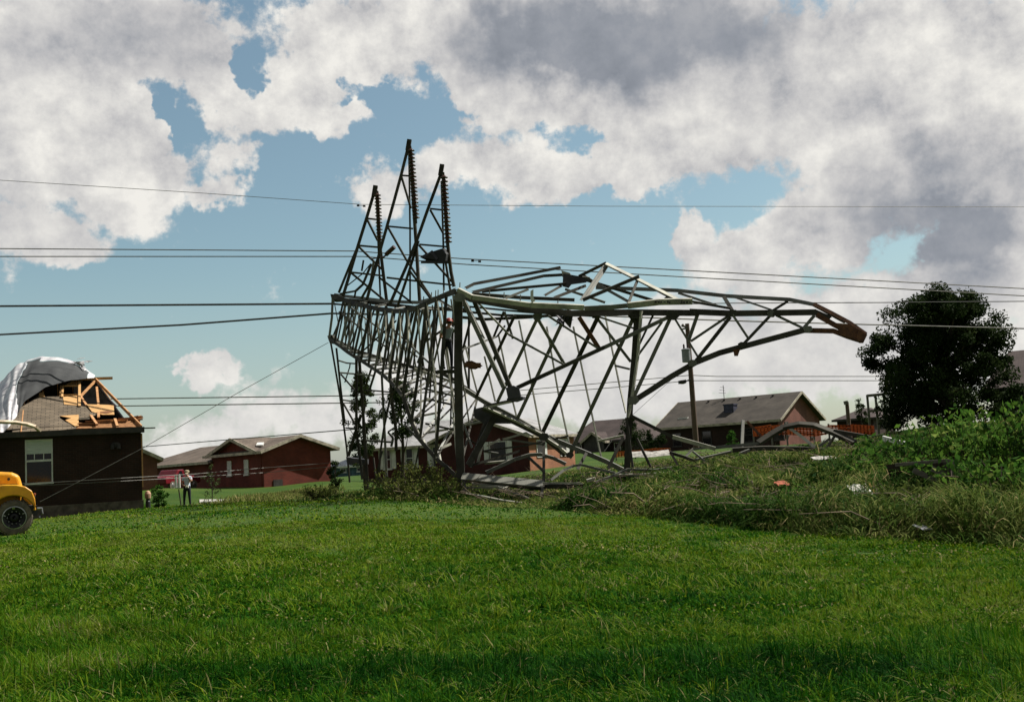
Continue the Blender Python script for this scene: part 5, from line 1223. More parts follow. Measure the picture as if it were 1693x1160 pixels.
wx0, wx1, wz1, wz0 = wa.x, wb.x, wa.z, wb.z
mb = MB()
mb.box(0, wx0, 0, .2, .38, zE1 - .2); mb.box(wx1, Lh, 0, .2, .38, zE1 - .2); mb.box(wx0, wx1, 0, .2, .38, wz0); mb.box(wx0, wx1, 0, .2, wz1, zE1 - .2)
mb.box(0, .2, .2, D1, .38, zE1 - .2); mb.box(Lh - .2, Lh, .2, D1, .38, zE1 - .2); mb.box(.2, Lh - .2, D1 - .2, D1, .38, zE1 - .2)
mb.build('wall', brick_dk, h1)
w_, h_ = wx1 - wx0, wz1 - wz0; tt = .055; zm = wz0 + h_ * .52
mb = MB(); mb.box(wx0, wx0 + tt, .02, .12, wz0, wz1); mb.box(wx1 - tt, wx1, .02, .12, wz0, wz1); mb.box(wx0 + tt, wx1 - tt, .02, .12, wz1 - tt, wz1); mb.box(wx0 - .02, wx1 + .02, -.04, .12, wz0 - .02, wz0 + tt); mb.box(wx0 + tt, wx1 - tt, .015, .1, zm - .04, zm + .04)
fr = mb.build('window', trim_white, h1)
MB().box(wx0 + tt, wx1 - tt, .09, .11, wz0 + tt, zm - .04).build('lower_pane', glass_dk, fr)
MB().box(wx0 + tt, wx1 - tt, .07, .085, zm + .04, wz1 - tt).build('upper_pane', glass_dk, fr)
MB().box(wx0 + tt, wx1 - tt, .05, .066, zm + .27, wz1 - tt).build('blind', blind, fr)
mb = MB()
for k in (1, 2): mb.box(wx0 + w_ * k / 3 - .015, wx0 + w_ * k / 3 + .015, .04, .068, zm + .04, zm + .27)
mb.build('muntin', trim_white, fr)
mb = MB(); mb.box(-.3, Lh + .12, -.32, -.27, zE1 - .22, zE1); mb.box(-.3, Lh + .12, -.27, .02, zE1 - .22, zE1 - .19); mb.build('fascia', trim_dk, h1)
lq = on_front(191, 735); mb = MB(); mb.box(lq.x - .12, lq.x + .12, -.05, 0, lq.z - .1, lq.z + .1)
for s in (-1, 1): mb.lathe([(.05, .1), (.07, 0), (.09, -.12)], (lq.x + s * .12, -.12, lq.z - .05), n=10)
mb.build('flood_light', trim_dk, h1)
# roof: hip at the right end; most of the front slope torn open
ov = .3; slope = (zR1 - zE1) / (D1 / 2); HX = rt.x            # ridge ends here
def fr_plane(px, py, lift=0.0):
    """Where the sight line through a pixel meets the front roof slope."""
    a = iv @ Vector((0, 0, CAM_H)); b = iv @ at(px, py, 44); r = b - a
    # plane z = zE1 + slope*y
    t = (zE1 + lift + slope * a.y - a.z) / (r.z - slope * r.y)
    return a + r * t
nrm = Vector((0, -slope, 1)).normalized()
def patch(name, poly, m, lift=.0, th=.03, holes=None, par=None):
    P = [fr_plane(x, y, lift) for x, y in poly]
    return MB().prism(P, -nrm * th).build(name, m, par or h1)
# attic floor, back slopes and inner boards
MB().box(-.2, Lh - .1, .05, D1 - .05, zE1 - .19, zE1 - .12).build('attic_floor', dark_in, h1)
bk = MB(); bk.prism([(HX - 4.4, D1 + ov, zE1 - .1), (Lh + .1, D1 + ov, zE1 - .1), (HX, D1 / 2, zR1), (HX - 2.6, D1 / 2, zR1)], (0, -.05, -.08)); bk.build('roof', dark_in, h1)
mb = MB()
for k in range(20):                                                # truss rafters of both slopes
    x = -.2 + k * .61
    if x > HX + .1: break
    if x < HX - 2.8: continue
    if x < HX - 2.2: mb.beam((x, -.1, zE1 - .05), (x, D1 / 2, zR1 - .08), .04, .1)
    mb.beam((x, D1 + .1, zE1 - .1), (x, D1 / 2, zR1 - .1), .04, .1)
mb.build('rafter', wood, h1)
rid = Vector((HX, D1 / 2, zR1))
for q in (Vector((Lh + .02, -.05, zE1 + .02)), Vector((Lh, D1, zE1))): MB().beam(rid, q, .05, .13).build('hip_rafter', wood, h1)
MB().beam((HX - 2.6, D1 / 2, zR1 + .02), (HX + .7, D1 / 2, zR1 + .04), .05, .12).build('ridge_board', wood_gold, h1)
for a, b in (((158, 629), (133, 655)), ((133, 655), (143, 670)), ((160, 640), (163, 672))):
    MB().beam(fr_plane(*a, -.03), fr_plane(*b, -.03), .09, .07).build('truss_web', wood, h1)
MB().prism([(HX + .02, D1 / 2, zR1 - .05), (Lh - .05, D1 * .62, zE1 + .02), (Lh - .3, D1 - .1, zE1)], (-.03, 0, -.05)).build('torn_felt', mat('purple_grey_felt', (.22, .20, .235), .8), h1)
MB().prism([(HX - .9, D1 * .53, zR1 - .25), (HX - .05, D1 * .53, zR1 - .2), (HX + .9, D1 * .6, zE1 + 1.2), (HX - .9, D1 * .6, zE1 + 1.2)], (0, .02, .02)).build('torn_felt', MATS['purple_grey_felt'], h1)
patch('shingle_area', [(-60, 700), (22, 697), (26, 690), (35, 672), (62, 656), (100, 655), (109, 657), (106, 668), (140, 670), (150, 681), (167, 684), (137, 691), (100, 687), (98, 690), (108, 697), (126, 703), (60, 706), (-60, 716)], shingle_tan, .03)
patch('shingle_area', [(20, 712), (60, 706), (126, 704), (126, 708), (20, 718)], shingle_tan, .01)
patch('sheathing', [(106, 668), (104, 656), (131, 652), (131, 670)], wood_gold, .05)
patch('sheathing', [(107, 637), (120, 629), (131, 623), (131, 637)], wood_gold, .05)
for a, b, w_2 in (((131.5, 622), (131.5, 671), .1), ((103, 638), (131, 637.5), .09), ((128, 652), (104, 653), .06), ((104, 638), (103, 656), .08)):
    MB().beam(fr_plane(*a, .08), fr_plane(*b, .08), w_2, .05).build('broken_board', wood_gold, h1)
patch('sheathing', [(99, 637), (103, 637), (103, 655), (99, 655)], wood_gold, .05)
patch('sheathing', [(64, 650), (72, 646), (74, 655), (65, 656)], wood_gold, .05)
patch('sheathing', [(143, 668), (188, 669), (189, 685), (170, 685), (152, 680)], wood_gold, .05)
patch('sheathing', [(99, 687), (130, 685), (130, 703), (124, 704), (108, 694), (118, 691)], wood_gold, .06)
patch('sheathing', [(160, 681), (180, 678), (186, 681), (175, 683)], wood_dk, .07)
for a, b in (((150, 686), (160, 701)), ((190, 692), (194, 704)), ((163, 690), (163, 681))): MB().beam(fr_plane(*a, .08), fr_plane(*b, .1), .1, .05).build('broken_board', wood, h1)
MB().beam(fr_plane(131, 692, .1), fr_plane(148, 691, .1), .08, .08).build('broken_board', trim_white, h1)
random.seed(5)
for k in range(15):                                                # splintered eave
    a = 128 + 7.0 * k + random.uniform(-3, 3); ya = 700 - (a - 128) * .08 + random.uniform(-3, 3)
    b = min(236, a + random.uniform(14, 34)); yb = ya - random.uniform(1, 6) * (1 if a > 175 else .3)
    MB().beam(fr_plane(a, ya, .02), fr_plane(b, yb, .06), random.uniform(.05, .13), random.uniform(.04, .1)).build('broken_board', random.choice([wood_dk, wood_dk, wood]), h1)
MB().prism([fr_plane(x, y, -.02) for x, y in ((126, 708), (128, 698), (150, 700), (190, 694), (225, 688), (234, 686), (230, 700), (232, 705))], -nrm * .06).build('eave_deck', mat('split_eave_wood', (.40, .20, .08), .85, scale=6, col2=(.12, .05, .022), stretch=(1, 5, 9)), h1)
MB().beam((Lh + .02, -.05, zE1 - .25), (Lh + .02, -.05, .9), .05, .05).build('sunlit_corner_edge', wood, h1)  # orange strip painted in for the sunlit edge of the wall corner
MB().beam((Lh, -.1, zE1 - .05), (Lh + .55, -.1, zE1 - .05), .05, .05).build('broken_board', wood_grey, h1)

# plastic sheet billowing over the left of the open roof
TARP = []
ridge_px = [(-160, 660), (-60, 655), (0, 632), (25, 606), (45, 595), (70, 589), (100, 591), (128, 599), (158, 622)]
low_px = [(-150, 740), (-60, 740), (0, 718), (14, 708), (26, 690), (40, 664), (75, 640), (118, 628), (156, 625)]
rows = 20; cols = 49; verts = np.zeros((rows, cols, 3))
fcol = np.linspace(0, 8, cols)
for j, f in enumerate(fcol):
    tx, ty = np.interp(f, range(9), [p[0] for p in ridge_px]), np.interp(f, range(9), [p[1] for p in ridge_px])
    bx_, by_ = np.interp(f, range(9), [p[0] for p in low_px]), np.interp(f, range(9), [p[1] for p in low_px])
    T = at(tx, ty, 47.6); B = at(bx_, by_, np.interp(f, [0, 3, 5, 8], [41.7, 42.2, 44.0, 46.8]))
    for i in range(rows):
        s = i / (rows - 1); q = T.lerp(B, s)
        blg = math.sin(math.pi * s) * np.interp(f, [0, 4, 6, 8], [.15, .30, .22, .05])
        wv = .12 * math.sin(f * 8 + s * 4) + .12 * math.sin(f * 4.1 + s * 12 + 1) + .08 * math.sin(f * 13 - s * 7) + .10 * vnoise(np.array([f * 1.7]), np.array([s * 3.0]), .45, 21)[0]
        q = q + Vector((0, -.55, .55)) * blg + Vector((.04, -.12, .10)) * wv * (1.5 if f < 4.2 else .55)
        verts[i, j] = q
def sheet(name, par, m, sel, thick=.012):
    idx = -np.ones((rows, cols), int); vs = []; fs = []
    def vi(i, j):
        if idx[i, j] < 0: idx[i, j] = len(vs); vs.append(verts[i, j])
        return idx[i, j]
    for i in range(rows - 1):
        for j in range(cols - 1):
            if sel(i / (rows - 1), (fcol[j] + fcol[j + 1]) / 2): fs.append((vi(i, j), vi(i, j + 1), vi(i + 1, j + 1), vi(i + 1, j)))
    mb = MB(); mb.add(vs, fs); o = mb.build(name, m, par, world=True, smooth=True)
    md = o.modifiers.new('thickness', 'SOLIDIFY'); md.thickness = thick
    sb = o.modifiers.new('smooth', 'SUBSURF'); sb.levels = sb.render_levels = 1
    return o
c = Vector(verts[rows // 2, 16])
tp = thing('roof_tarp', 'white and grey plastic tarp billowing over the torn roof', 'tarp', c)
grey_sel = lambda s, f: 3.9 + .25 * math.sin(s * 9) < f < 7.75 and (.05 if f < 5 else .11) < s < .955
sheet('grey_sheet', tp, tarp_g, grey_sel)
sheet('white_sheet', tp, tarp_w, lambda s, f: not grey_sel(s, f))
mb = MB()
for k in range(12):
    a = at(122 + rng.normal(0, 9), 601 + rng.normal(0, 4), 47.2); mb.prism([a, a + Vector((rng.uniform(.1, .5), rng.normal(0, .15), rng.normal(-.05, .08))), a + Vector((rng.uniform(.1, .4), rng.normal(0, .2), rng.normal(-.12, .08)))], (.01, .02, .02))
mb.build('crumpled_fold', tarp_w, tp, world=True)
# bent gutter hanging over the eave
P = [at(*p) for p in ((-70, 702, 41.3), (0, 697, 41.6), (25, 698, 41.8), (45, 701, 42.0), (58, 705, 42.1), (65, 711, 42.3))]
mb = MB()
for a, b in zip(P[:-1], P[1:]): mb.beam(a, b + (b - a) * .05, .22, .09, up=(0, -.4, 1))
tag(mb.build('bent_gutter', mat('cream_trim', (.62, .50, .36), .6)), 'bent cream gutter length hanging loose along the eave under the tarp', 'gutter')

# ------------------------------------------------------------------ yellow truck
wc = at(24.5, 855, 31.0); wr = W(28.5, 31)
tk = thing('yellow_truck', 'yellow work truck nose with a muddy front wheel at the left margin', 'truck', (wc.x, wc.y, wc.z - wr), R(27))
def arc(cx, cz, r, a0, a1, n): return [(cx + r * math.cos(R(a0 + (a1 - a0) * i / n)), cz + r * math.sin(R(a0 + (a1 - a0) * i / n))) for i in range(n + 1)]
zc = wr; wi = 2.1                                                  # truck body spans y 0..wi behind the near side
hood_top = (at(10, 778, 31.2).z - (wc.z - wr)); fend_top = (at(25, 801, 31).z - (wc.z - wr))
# fender: outer arch minus wheel arch, extruded inwards, with a rolled lip
outer = [(-1.3, zc + .12), (-1.15, fend_top - .25), (-.8, fend_top - .04), (-.3, fend_top + .02), (.05, fend_top), (.28, fend_top - .07), (.44, fend_top - .2), (.52, fend_top - .42), (.545, zc + .16)]
inner = arc(-.06, zc, wr + .13, 12, 168, 12)
for nm, y0 in (('fender', -.22), ('fender', wi - .33)):
    poly = [(x, y0, z) for x, z in outer] + [(x, y0, z) for x, z in [(.47, zc + .17)] + inner[1:] + [(-.8, zc + .12)]]
    o = MB().prism(poly, (0, .55, 0)).build(nm, yellow, tk)
    bv = o.modifiers.new('bevel', 'BEVEL'); bv.width = .07; bv.segments = 3; bv.limit_method = 'ANGLE'; bv.angle_limit = R(38)
hp = [(-1.6, .75), (.16, .75), (.22, hood_top - .45), (.14, hood_top - .14), (-.05, hood_top - .05), (-.5, hood_top), (-1.6, hood_top + .16)]
o = MB().prism([(x, .28, z) for x, z in hp], (0, wi - .56, 0)).build('hood', yellow, tk)
bv = o.modifiers.new('bevel', 'BEVEL'); bv.width = .11; bv.segments = 4; bv.limit_method = 'ANGLE'; bv.angle_limit = R(30)
MB().lathe([(.04, -.01), (.045, .02), (.02, .03)], (-.14, .285, hood_top - .24), axis='Y', n=12).build('hood_latch', trim_dk, tk)
MB().prism([(-1.25, .262, hood_top - .34), (.1, .262, hood_top - .40), (.1, .262, hood_top - .415), (-1.25, .262, hood_top - .355)], (0, .03, 0)).build('hood_seam', black, tk)
MB().box(.2, .25, .45, wi - .45, .72, hood_top - .42).build('grille', black, tk)
mb = MB(); mb.box(.35, .58, -.15, wi + .15, .52, .80); mb.box(.1, .4, .2, wi - .2, .55, .7); mb.build('bumper', black, tk)
MB().tube([(.58, .35, .7), (.72, .35, .7), (.74, .35, .55), (.66, .35, .45)], .035, 8).build('tow_hook', chrome, tk)
for y in (.02, wi - .3): MB().lathe([(.10, 0), (.11, .02), (.02, .05)], (.505, y + .1, fend_top - .36), axis='X', n=14).build('headlight', glass_dk, tk)
mb = MB(); mb.lathe([(.035, 0), (.04, .03), (.01, .05)], (.50, -.12, fend_top - .30), axis='X', n=10); mb.build('marker_lamp', orange_pl, tk)
def wheel(y0, sgn):
    tr2 = MB().lathe([(wr * .62, -.14), (wr * .72, -.17), (wr * .93, -.16), (wr * .995, -.11), (wr, -.05), (wr, .05), (wr * .995, .11), (wr * .93, .16), (wr * .72, .17), (wr * .62, .14)], (-.02, y0, zc), axis='Y', n=40, cap=False)
    for k in range(36):
        th = 2 * math.pi * k / 36; c = Vector((-.02 + math.cos(th) * wr, y0, zc + math.sin(th) * wr))
        tr2.beam(c + Vector((0, -.13, 0)), c + Vector((0, .13, 0)), .05, .03, up=(math.cos(th), 0, math.sin(th)))
    w = tr2.build('wheel', rubber, tk)
    s = -1 if sgn < 0 else 1
    MB().lathe([(wr * .63, .12 * s), (wr * .66, .16 * s), (wr * .60, .165 * s), (wr * .57, .10 * s), (wr * .3, .03 * s), (wr * .22, .10 * s), (wr * .1, .12 * s)], (-.02, y0, zc), axis='Y', n=32, cap=False).build('rim', black, w)
    mb = MB()
    for k in range(10):
        th = 2 * math.pi * k / 10; mb.lathe([(.022, .0), (.022, .05 * s), (.01, .06 * s)], (-.02 + math.cos(th) * wr * .36, y0 + .05 * s, zc + math.sin(th) * wr * .36), axis='Y', n=6)
    for k in range(5):
        th = 2 * math.pi * (k + .3) / 5; mb.beam((-.02 + math.cos(th) * wr * .5, y0 + .115 * s, zc + math.sin(th) * wr * .5), (-.02 + math.cos(th) * wr * .62, y0 + .15 * s, zc + math.sin(th) * wr * .62), .07, .02)
    mb.lathe([(wr * .645, .168 * s), (wr * .66, .172 * s), (wr * .60, .175 * s)], (-.02, y0, zc), axis='Y', n=32, cap=False)
    mb.build('hub_nuts', chrome, w)
wheel(-.02, -1); wheel(wi + .02, 1)
# the rest of the truck, outside the frame
cab = MB().prism([(x, .1, z) for x, z in ((-3.1, .75), (-1.35, .75), (-1.35, hood_top + .1), (-1.75, hood_top + .95), (-3.0, hood_top + 1.0), (-3.1, hood_top + .8))], (0, wi - .2, 0)).build('cab', yellow, tk)
MB().prism([(x, .07, z) for x, z in ((-2.85, hood_top + .15), (-1.6, hood_top + .15), (-1.86, hood_top + .8), (-2.85, hood_top + .82))], (0, .025, 0)).build('side_window', glass_dk, cab)
MB().box(-6.5, .2, .5, wi - .5, .5, .75).build('chassis', black, tk); MB().box(-6.6, -3.2, -.05, wi + .05, .85, 1.0).build('flatbed', wood_grey, tk)

# ------------------------------------------------------------------ parked cars behind the shrub
def car(name, label, px, py, Y, rz, paint, length=4.4, hgt=1.4, pickup=False):
    c = at(px, py, Y); c.z = gz(c.x, c.y)
    r = thing(name, label, 'car', c, rz, 'parked red vehicles')
    hl = length / 2
    pr_ = [(-hl, .35), (-hl, .8), (-hl + .2, .92), (-hl * .45, .95), (-hl * .25, hgt), (hl * .25, hgt), (hl * .48, .95), (hl * .9, .85), (hl, .7), (hl, .35)]
    if pickup: pr_ = [(-hl, .45), (-hl, 1.0), (-hl * .1, 1.02), (-hl * .05, hgt), (hl * .28, hgt), (hl * .45, 1.05), (hl * .95, .98), (hl, .8), (hl, .45)]
    o = MB().prism([(x, -.85, z) for x, z in pr_], (0, 1.7, 0)).build('body', paint, r)
    bv = o.modifiers.new('bevel', 'BEVEL'); bv.width = .09; bv.segments = 3; bv.limit_method = 'ANGLE'
    xs = (-hl * .05 + .12, hl * .36) if pickup else (-hl * .38, hl * .40)
    for s in (-1, 1): MB().prism([(xs[0], s * .845, .98), (xs[1], s * .845, .98), (xs[1] - .3, s * .845, hgt - .1), (xs[0] + .22, s * .845, hgt - .1)], (0, s * .02, 0)).build('side_window', glass_dk, r)
    for x in (-hl * .6, hl * .62):
        for s in (-1, 1):
            w = MB().lathe([(.18, -.1), (.32, -.1), (.33, 0), (.32, .1), (.18, .1)], (x, s * .78, .33), axis='Y', n=18).build('wheel', rubber, r)
            MB().lathe([(.19, 0), (.17, .02 * s), (.05, .05 * s)], (x, s * .87, .33), axis='Y', n=14).build('rim', chrome, w)
    return r
car('parked_car', 'bright red car with a white glint behind the leafy garden shrub', 270, 809, 94, R(8), red_paint, 3.3, .95)
car('parked_pickup', 'maroon pickup truck parked left of the standing man', 289, 810, 82, R(-112), darkred_paint, 4.0, 1.5, True)
c = at(295, 806, 62); r = thing('garden_stand', 'small stand of white posts in the garden left of the standing man', 'stand', (c.x, c.y, gz(c.x, c.y)))
for px in (290.5, 296): MB().beam(at(px, 784, 62), at(px + .5, 806, 62),   .11, .08).build('post', trim_white, r, world=True)
MB().beam(at(290, 785, 62), at(297, 784.5, 62), .07, .07).build('top_bar', trim_white, r, world=True)
a, b = at(295.5, 808, 51), at(300, 831, 51); tag(MB().tube([a, (b.x, b.y, gz(b.x, b.y) - .1)], .03, 6).build('thin_stake', bark), 'thin dark leaning stake just left of the standing man', 'stake')
c = at(245, 842, 45.5); c.z = gz(c.x, c.y)
r = thing('garden_hydrant', 'small post with a tan cap at the damaged house corner', 'post', c)
MB().lathe([(.11, 0), (.10, .3), (.08, .33), (.08, .42)], (0, 0, 0), n=12).build('post', black, r); MB().lathe([(.09, .42), (.12, .44), (.13, .62), (.08, .72), (.03, .75)], (0, 0, 0), n=12).build('cap', mat('tan_cap', (.5, .3, .2), .7), r)
P = [at(330, 829.5, 62), at(415, 827, 62), at(416, 829.5, 59.5), at(330, 832.5, 59.5)]
slab = MB().prism([(p.x, p.y, gz(p.x, p.y) + .07) for p in P], (0, 0, -.35)).build('driveway', concrete); tag(slab, kind='structure')

# ------------------------------------------------------------------ people
def person(name, label, base, rz, J, edges, rad, bands, hat, scale=1.0):
    """A skinned figure: J joint positions in metres (x right, y away from us, z up), radii per joint, grown into one surface; cloth by body region."""
    root = thing(name, label, 'person', base, rz)
    names = list(J); me = bpy.data.meshes.new('body')
    me.from_pydata([tuple(Vector(J[k]) * scale) for k in names], [(names.index(a), names.index(b)) for a, b in edges], [])
    o = bpy.data.objects.new('body', me); scn.collection.objects.link(o)
    sk = o.modifiers.new('skin', 'SKIN'); sk.use_smooth_shade = True
    for i, k in enumerate(names):
        r_ = rad[k] if isinstance(rad[k], tuple) else (rad[k], rad[k])
        me.skin_vertices[0].data[i].radius = (r_[0] * scale, r_[1] * scale)
    me.skin_vertices[0].data[names.index('pelvis')].use_root = True
    sb = o.modifiers.new('sub', 'SUBSURF'); sb.levels = sb.render_levels = 2
    dg = bpy.context.evaluated_depsgraph_get(); dg.update()
    nm = bpy.data.meshes.new_from_object(o.evaluated_get(dg))
    o.modifiers.clear(); o.data = nm; bpy.data.meshes.remove(me); nm.name = 'body'; nm.materials.clear()
    for m in bands['mats']: nm.materials.append(m)
    P = np.array([J[k] for k in names]) * scale
    reg = [bands['of'](k) for k in names]
    for pl_ in nm.polygons:
        c = np.array(pl_.center); pl_.material_index = reg[int(((P - c) ** 2).sum(1).argmin())]; pl_.use_smooth = True
    o.parent = root
    h = Vector(J['head']) * scale
    f = Vector(J['face']) * scale - h; f.normalize(); sd = f.cross(Vector((0, 0, 1))).normalized()
    mb = MB()
    for s in (-1, 1): mb.lathe([(.012, -.008), (.014, 0), (.006, .01)], h + f * .093 * scale + sd * s * .034 * scale + Vector((0, 0, .01)), n=8)
    mb.build('eyes', black, o)
    mb = MB(); a = h + f * .098 * scale; mb.prism([a + Vector((0, 0, .01)), a + sd * .016 + Vector((0, 0, -.035)), a - sd * .016 + Vector((0, 0, -.035))], f * .022)
    mb.beam(h + f * .092 + Vector((0, 0, -.06)) - sd * .022, h + f * .092 + Vector((0, 0, -.06)) + sd * .022, .012)
    for s in (-1, 1): mb.lathe([(.012, -.03), (.02, 0), (.012, .03)], h + sd * s * .088 * scale, n=8)
    mb.build('face_features', skin_m, o)
    MB().lathe([(.09, -.06), (.102, .0), (.098, .05), (.07, .09), (.02, .108)], h - f * .016 + Vector((0, 0, .02)), n=16).build('hair', bark, root, smooth=True)
    if hat == 'cap': mb = MB().lathe([(.122, .045), (.118, .075), (.105, .115), (.06, .14), (.01, .147)], h, n=18); mb.prism([h + f * .09 + sd * .08 + Vector((0, 0, .05)), h + f * .19 + sd * .05 + Vector((0, 0, .035)), h + f * .19 - sd * .05 + Vector((0, 0, .035)), h + f * .09 - sd * .08 + Vector((0, 0, .05))], (0, 0, .014)); mb.build('cap', hat_m, root, smooth=False)
    else: mb = MB().lathe([(.155, .035), (.16, .045), (.128, .055), (.125, .09), (.10, .14), (.05, .165), (.01, .17)], h, n=20); mb.build('hard_hat', hat_red, root, smooth=True)
    return root, o
def add_hand(J, E, Rd, wrist, tag_, d, side, curl=.5):
    """Palm, four unequal bent fingers and a thumb continuing a wrist joint; d: hand direction, side: across the palm."""
    w = Vector(J[wrist]); d = Vector(d).normalized(); s = Vector(side); s = (s - d * s.dot(d)).normalized(); n = d.cross(s)
    pk = tag_ + 'palm'; J[pk] = tuple(w + d * .06); E.append((wrist, pk)); Rd[pk] = (.036, .016)
    for i, (off, l) in enumerate(((-.027, .062), (-.009, .074), (.009, .069), (.026, .054))):
        a, b = f'{tag_}f{i}a', f'{tag_}f{i}b'
        J[a] = tuple(w + d * (.09 + l * .45) + s * off); J[b] = tuple(w + d * (.09 + l * (.95 - .35 * curl)) + s * off + n * l * .6 * curl)
        E += [(pk, a), (a, b)]; Rd[a] = .0095; Rd[b] = .008
    J[tag_ + 'ta'] = tuple(w + d * .05 - s * .045 + n * .01); J[tag_ + 'tb'] = tuple(w + d * .085 - s * .055 + n * .03)
    E += [(pk, tag_ + 'ta'), (tag_ + 'ta', tag_ + 'tb')]; Rd[tag_ + 'ta'] = .012; Rd[tag_ + 'tb'] = .009
CORE = [('pelvis', 'waist'), ('waist', 'chest'), ('chest', 'neck'), ('neck', 'head'), ('head', 'crown'), ('head', 'face'), ('chest', 'shL'), ('shL', 'elL'), ('elL', 'wrL'), ('chest', 'shR'), ('shR', 'elR'), ('elR', 'wrR'),
        ('pelvis', 'hpL'), ('hpL', 'knL'), ('knL', 'anL'), ('anL', 'toL'), ('pelvis', 'hpR'), ('hpR', 'knR'), ('knR', 'anR'), ('anR', 'toR')]
RAD = dict(pelvis=(.165, .12), waist=(.135, .10), chest=(.155, .11), neck=.056, head=(.082, .092), crown=(.062, .07), face=(.05, .055), shL=.072, elL=.048, wrL=.033, shR=.072, elR=.048, wrR=.033,
           hpL=.098, knL=.066, anL=.05, toL=.042, hpR=.098, knR=.066, anR=.05, toR=.042)
def cloth_of(k):
    if k in ('pelvis', 'hpL', 'hpR', 'knL', 'knR', 'anL', 'anR'): return 1
    if k in ('toL', 'toR'): return 3
    if k in ('waist', 'chest', 'shL', 'shR'): return 0
    return 2
# the man with a raised hand in front of the red house, facing us and turned a little to his left
b_ = at(310, 839, 52); b_.z = gz(b_.x, b_.y)
J = dict(pelvis=(0, 0, .94), waist=(0, .01, 1.10), chest=(.01, 0, 1.33), neck=(.015, -.01, 1.50), head=(.02, -.02, 1.62), crown=(.02, -.01, 1.70), face=(.035, -.075, 1.60), shL=(-.185, 0, 1.40), elL=(-.22, -.05, 1.12), wrL=(-.05, -.2, 1.02),
         shR=(.20, -.01, 1.40), elR=(.26, -.12, 1.20), wrR=(.10, -.19, 1.47), hpL=(-.10, 0, .86), knL=(-.13, -.02, .48), anL=(-.155, .01, .09), toL=(-.17, -.15, .045), hpR=(.10, 0, .86), knR=(.12, -.02, .48), anR=(.14, .01, .09), toR=(.17, -.15, .045))
E = list(CORE); Rd = dict(RAD)
add_hand(J, E, Rd, 'wrL', 'L', (.9, -.3, -.15), (0, -.3, 1), .7); add_hand(J, E, Rd, 'wrR', 'R', (-.35, -.1, .9), (1, 0, .3), .8)
man, body = person('person', 'standing man in pale blue shirt, dark trousers and khaki cap shading his face', b_, R(0), J, E, Rd, dict(mats=[cloth_blue, cloth_dk, skin_m, black], of=cloth_of), 'cap')
c = b_ + Vector((.075, -.235, .985)); mb = MB(); mb.box(c.x - .07, c.x + .07, c.y - .03, c.y + .03, c.z - .06, c.z + .07); mb.lathe([(.03, -.04), (.03, -.07)], c, axis='Y', n=10)
o = mb.build('paper_bag', paper); tag(o, 'small white object held at the waist by the standing man', 'bag')
# the lineman behind the near post
b_ = at(741, 611, 36.4)
J = dict(pelvis=(0, 0, .93), waist=(.03, 0, 1.09), chest=(.06, 0, 1.31), neck=(.09, -.01, 1.47), head=(.11, -.02, 1.59), crown=(.12, -.01, 1.67), face=(.16, -.06, 1.57), shL=(-.12, .03, 1.38), elL=(-.22, .10, 1.15), wrL=(-.02, .2, 1.06),
         shR=(.22, -.02, 1.38), elR=(.34, .12, 1.22), wrR=(.42, .2, 1.42), hpL=(-.10, .01, .85), knL=(-.17, -.05, .47), anL=(-.15, .04, .09), toL=(-.11, -.10, .045), hpR=(.10, 0, .85), knR=(.14, -.06, .47), anR=(.12, .04, .09), toR=(.2, -.1, .045))
E = list(CORE); Rd = dict(RAD)
add_hand(J, E, Rd, 'wrL', 'L', (.9, .2, .1), (0, 0, 1), .9); add_hand(J, E, Rd, 'wrR', 'R', (.2, .1, .9), (1, 0, 0), .9)
ln, body = person('person', 'lineman in red hard hat and dark trousers clinging behind the pylon post', b_, R(0), J, E, Rd, dict(mats=[cloth_grn, cloth_dk, skin_m, black], of=cloth_of), 'hard')
MB().lathe([(.172, -.05), (.178, -.03), (.178, .03), (.172, .05)], (0.01, 0, .99), n=18).build('tool_belt', black, ln)
a, b = at(735, 612.5, 36.4), at(760, 612.5, 36.3); lbar('strut', [a - Vector((.25, 0, .03)), b - Vector((0, 0, .03))], .12, steel_dk, pylon)

# ------------------------------------------------------------------ debris
pA, pB, pC = at(1480, 768, 24.4), at(1576, 760, 24.1), at(1578, 797, 24.0)
cr_ = thing('broken_crate', 'weathered grey open wooden box half buried in the weeds', 'box', (pB.x, pB.y, gz(pB.x, pB.y)))
MB().beam(pA, pB, .05, .07).build('top_rail', wood_grey, cr_, world=True)
MB().beam(pB, (pC.x, pC.y, gz(pC.x, pC.y) - .1), .09, .06).build('post', wood_grey, cr_, world=True)
dv = Vector((.05, .75, 0)); zb_ = gz(pA.x, pA.y) - .1
for P in ([pA + dv, pB + dv, Vector((pB.x, pB.y, zb_)) + dv, Vector((pA.x, pA.y, zb_)) + dv], [pB, pB + dv, Vector((pB.x, pB.y, zb_)) + dv, Vector((pB.x, pB.y, zb_))]):
    MB().prism(P, (.02, .02, 0)).build('side_panel', bark, cr_, world=True)
for f in (.3, .62):
    q = pA.lerp(pB, f); MB().beam(q + Vector((0, -.02, -.15)), q + Vector((.5, -.02, -.42)), .04, .12).build('broken_slat', wood_grey, cr_, world=True)
for px, py, Y, hh in ((1500, 800, 22.8, .5), (1535, 802, 22.9, .42), (1560, 800, 23.2, .38), (1482, 796, 23.2, .45)):
    p = at(px, py, Y); p.z = gz(p.x, p.y)
    leafy_plant(p, hh, .5, 12, .1, bush_leaf, tint=.4, name='brush_clump', label='low leafy brush clump tangled in the matted weeds of the bank', group='leafy brush clumps on the bank', cat='brush')
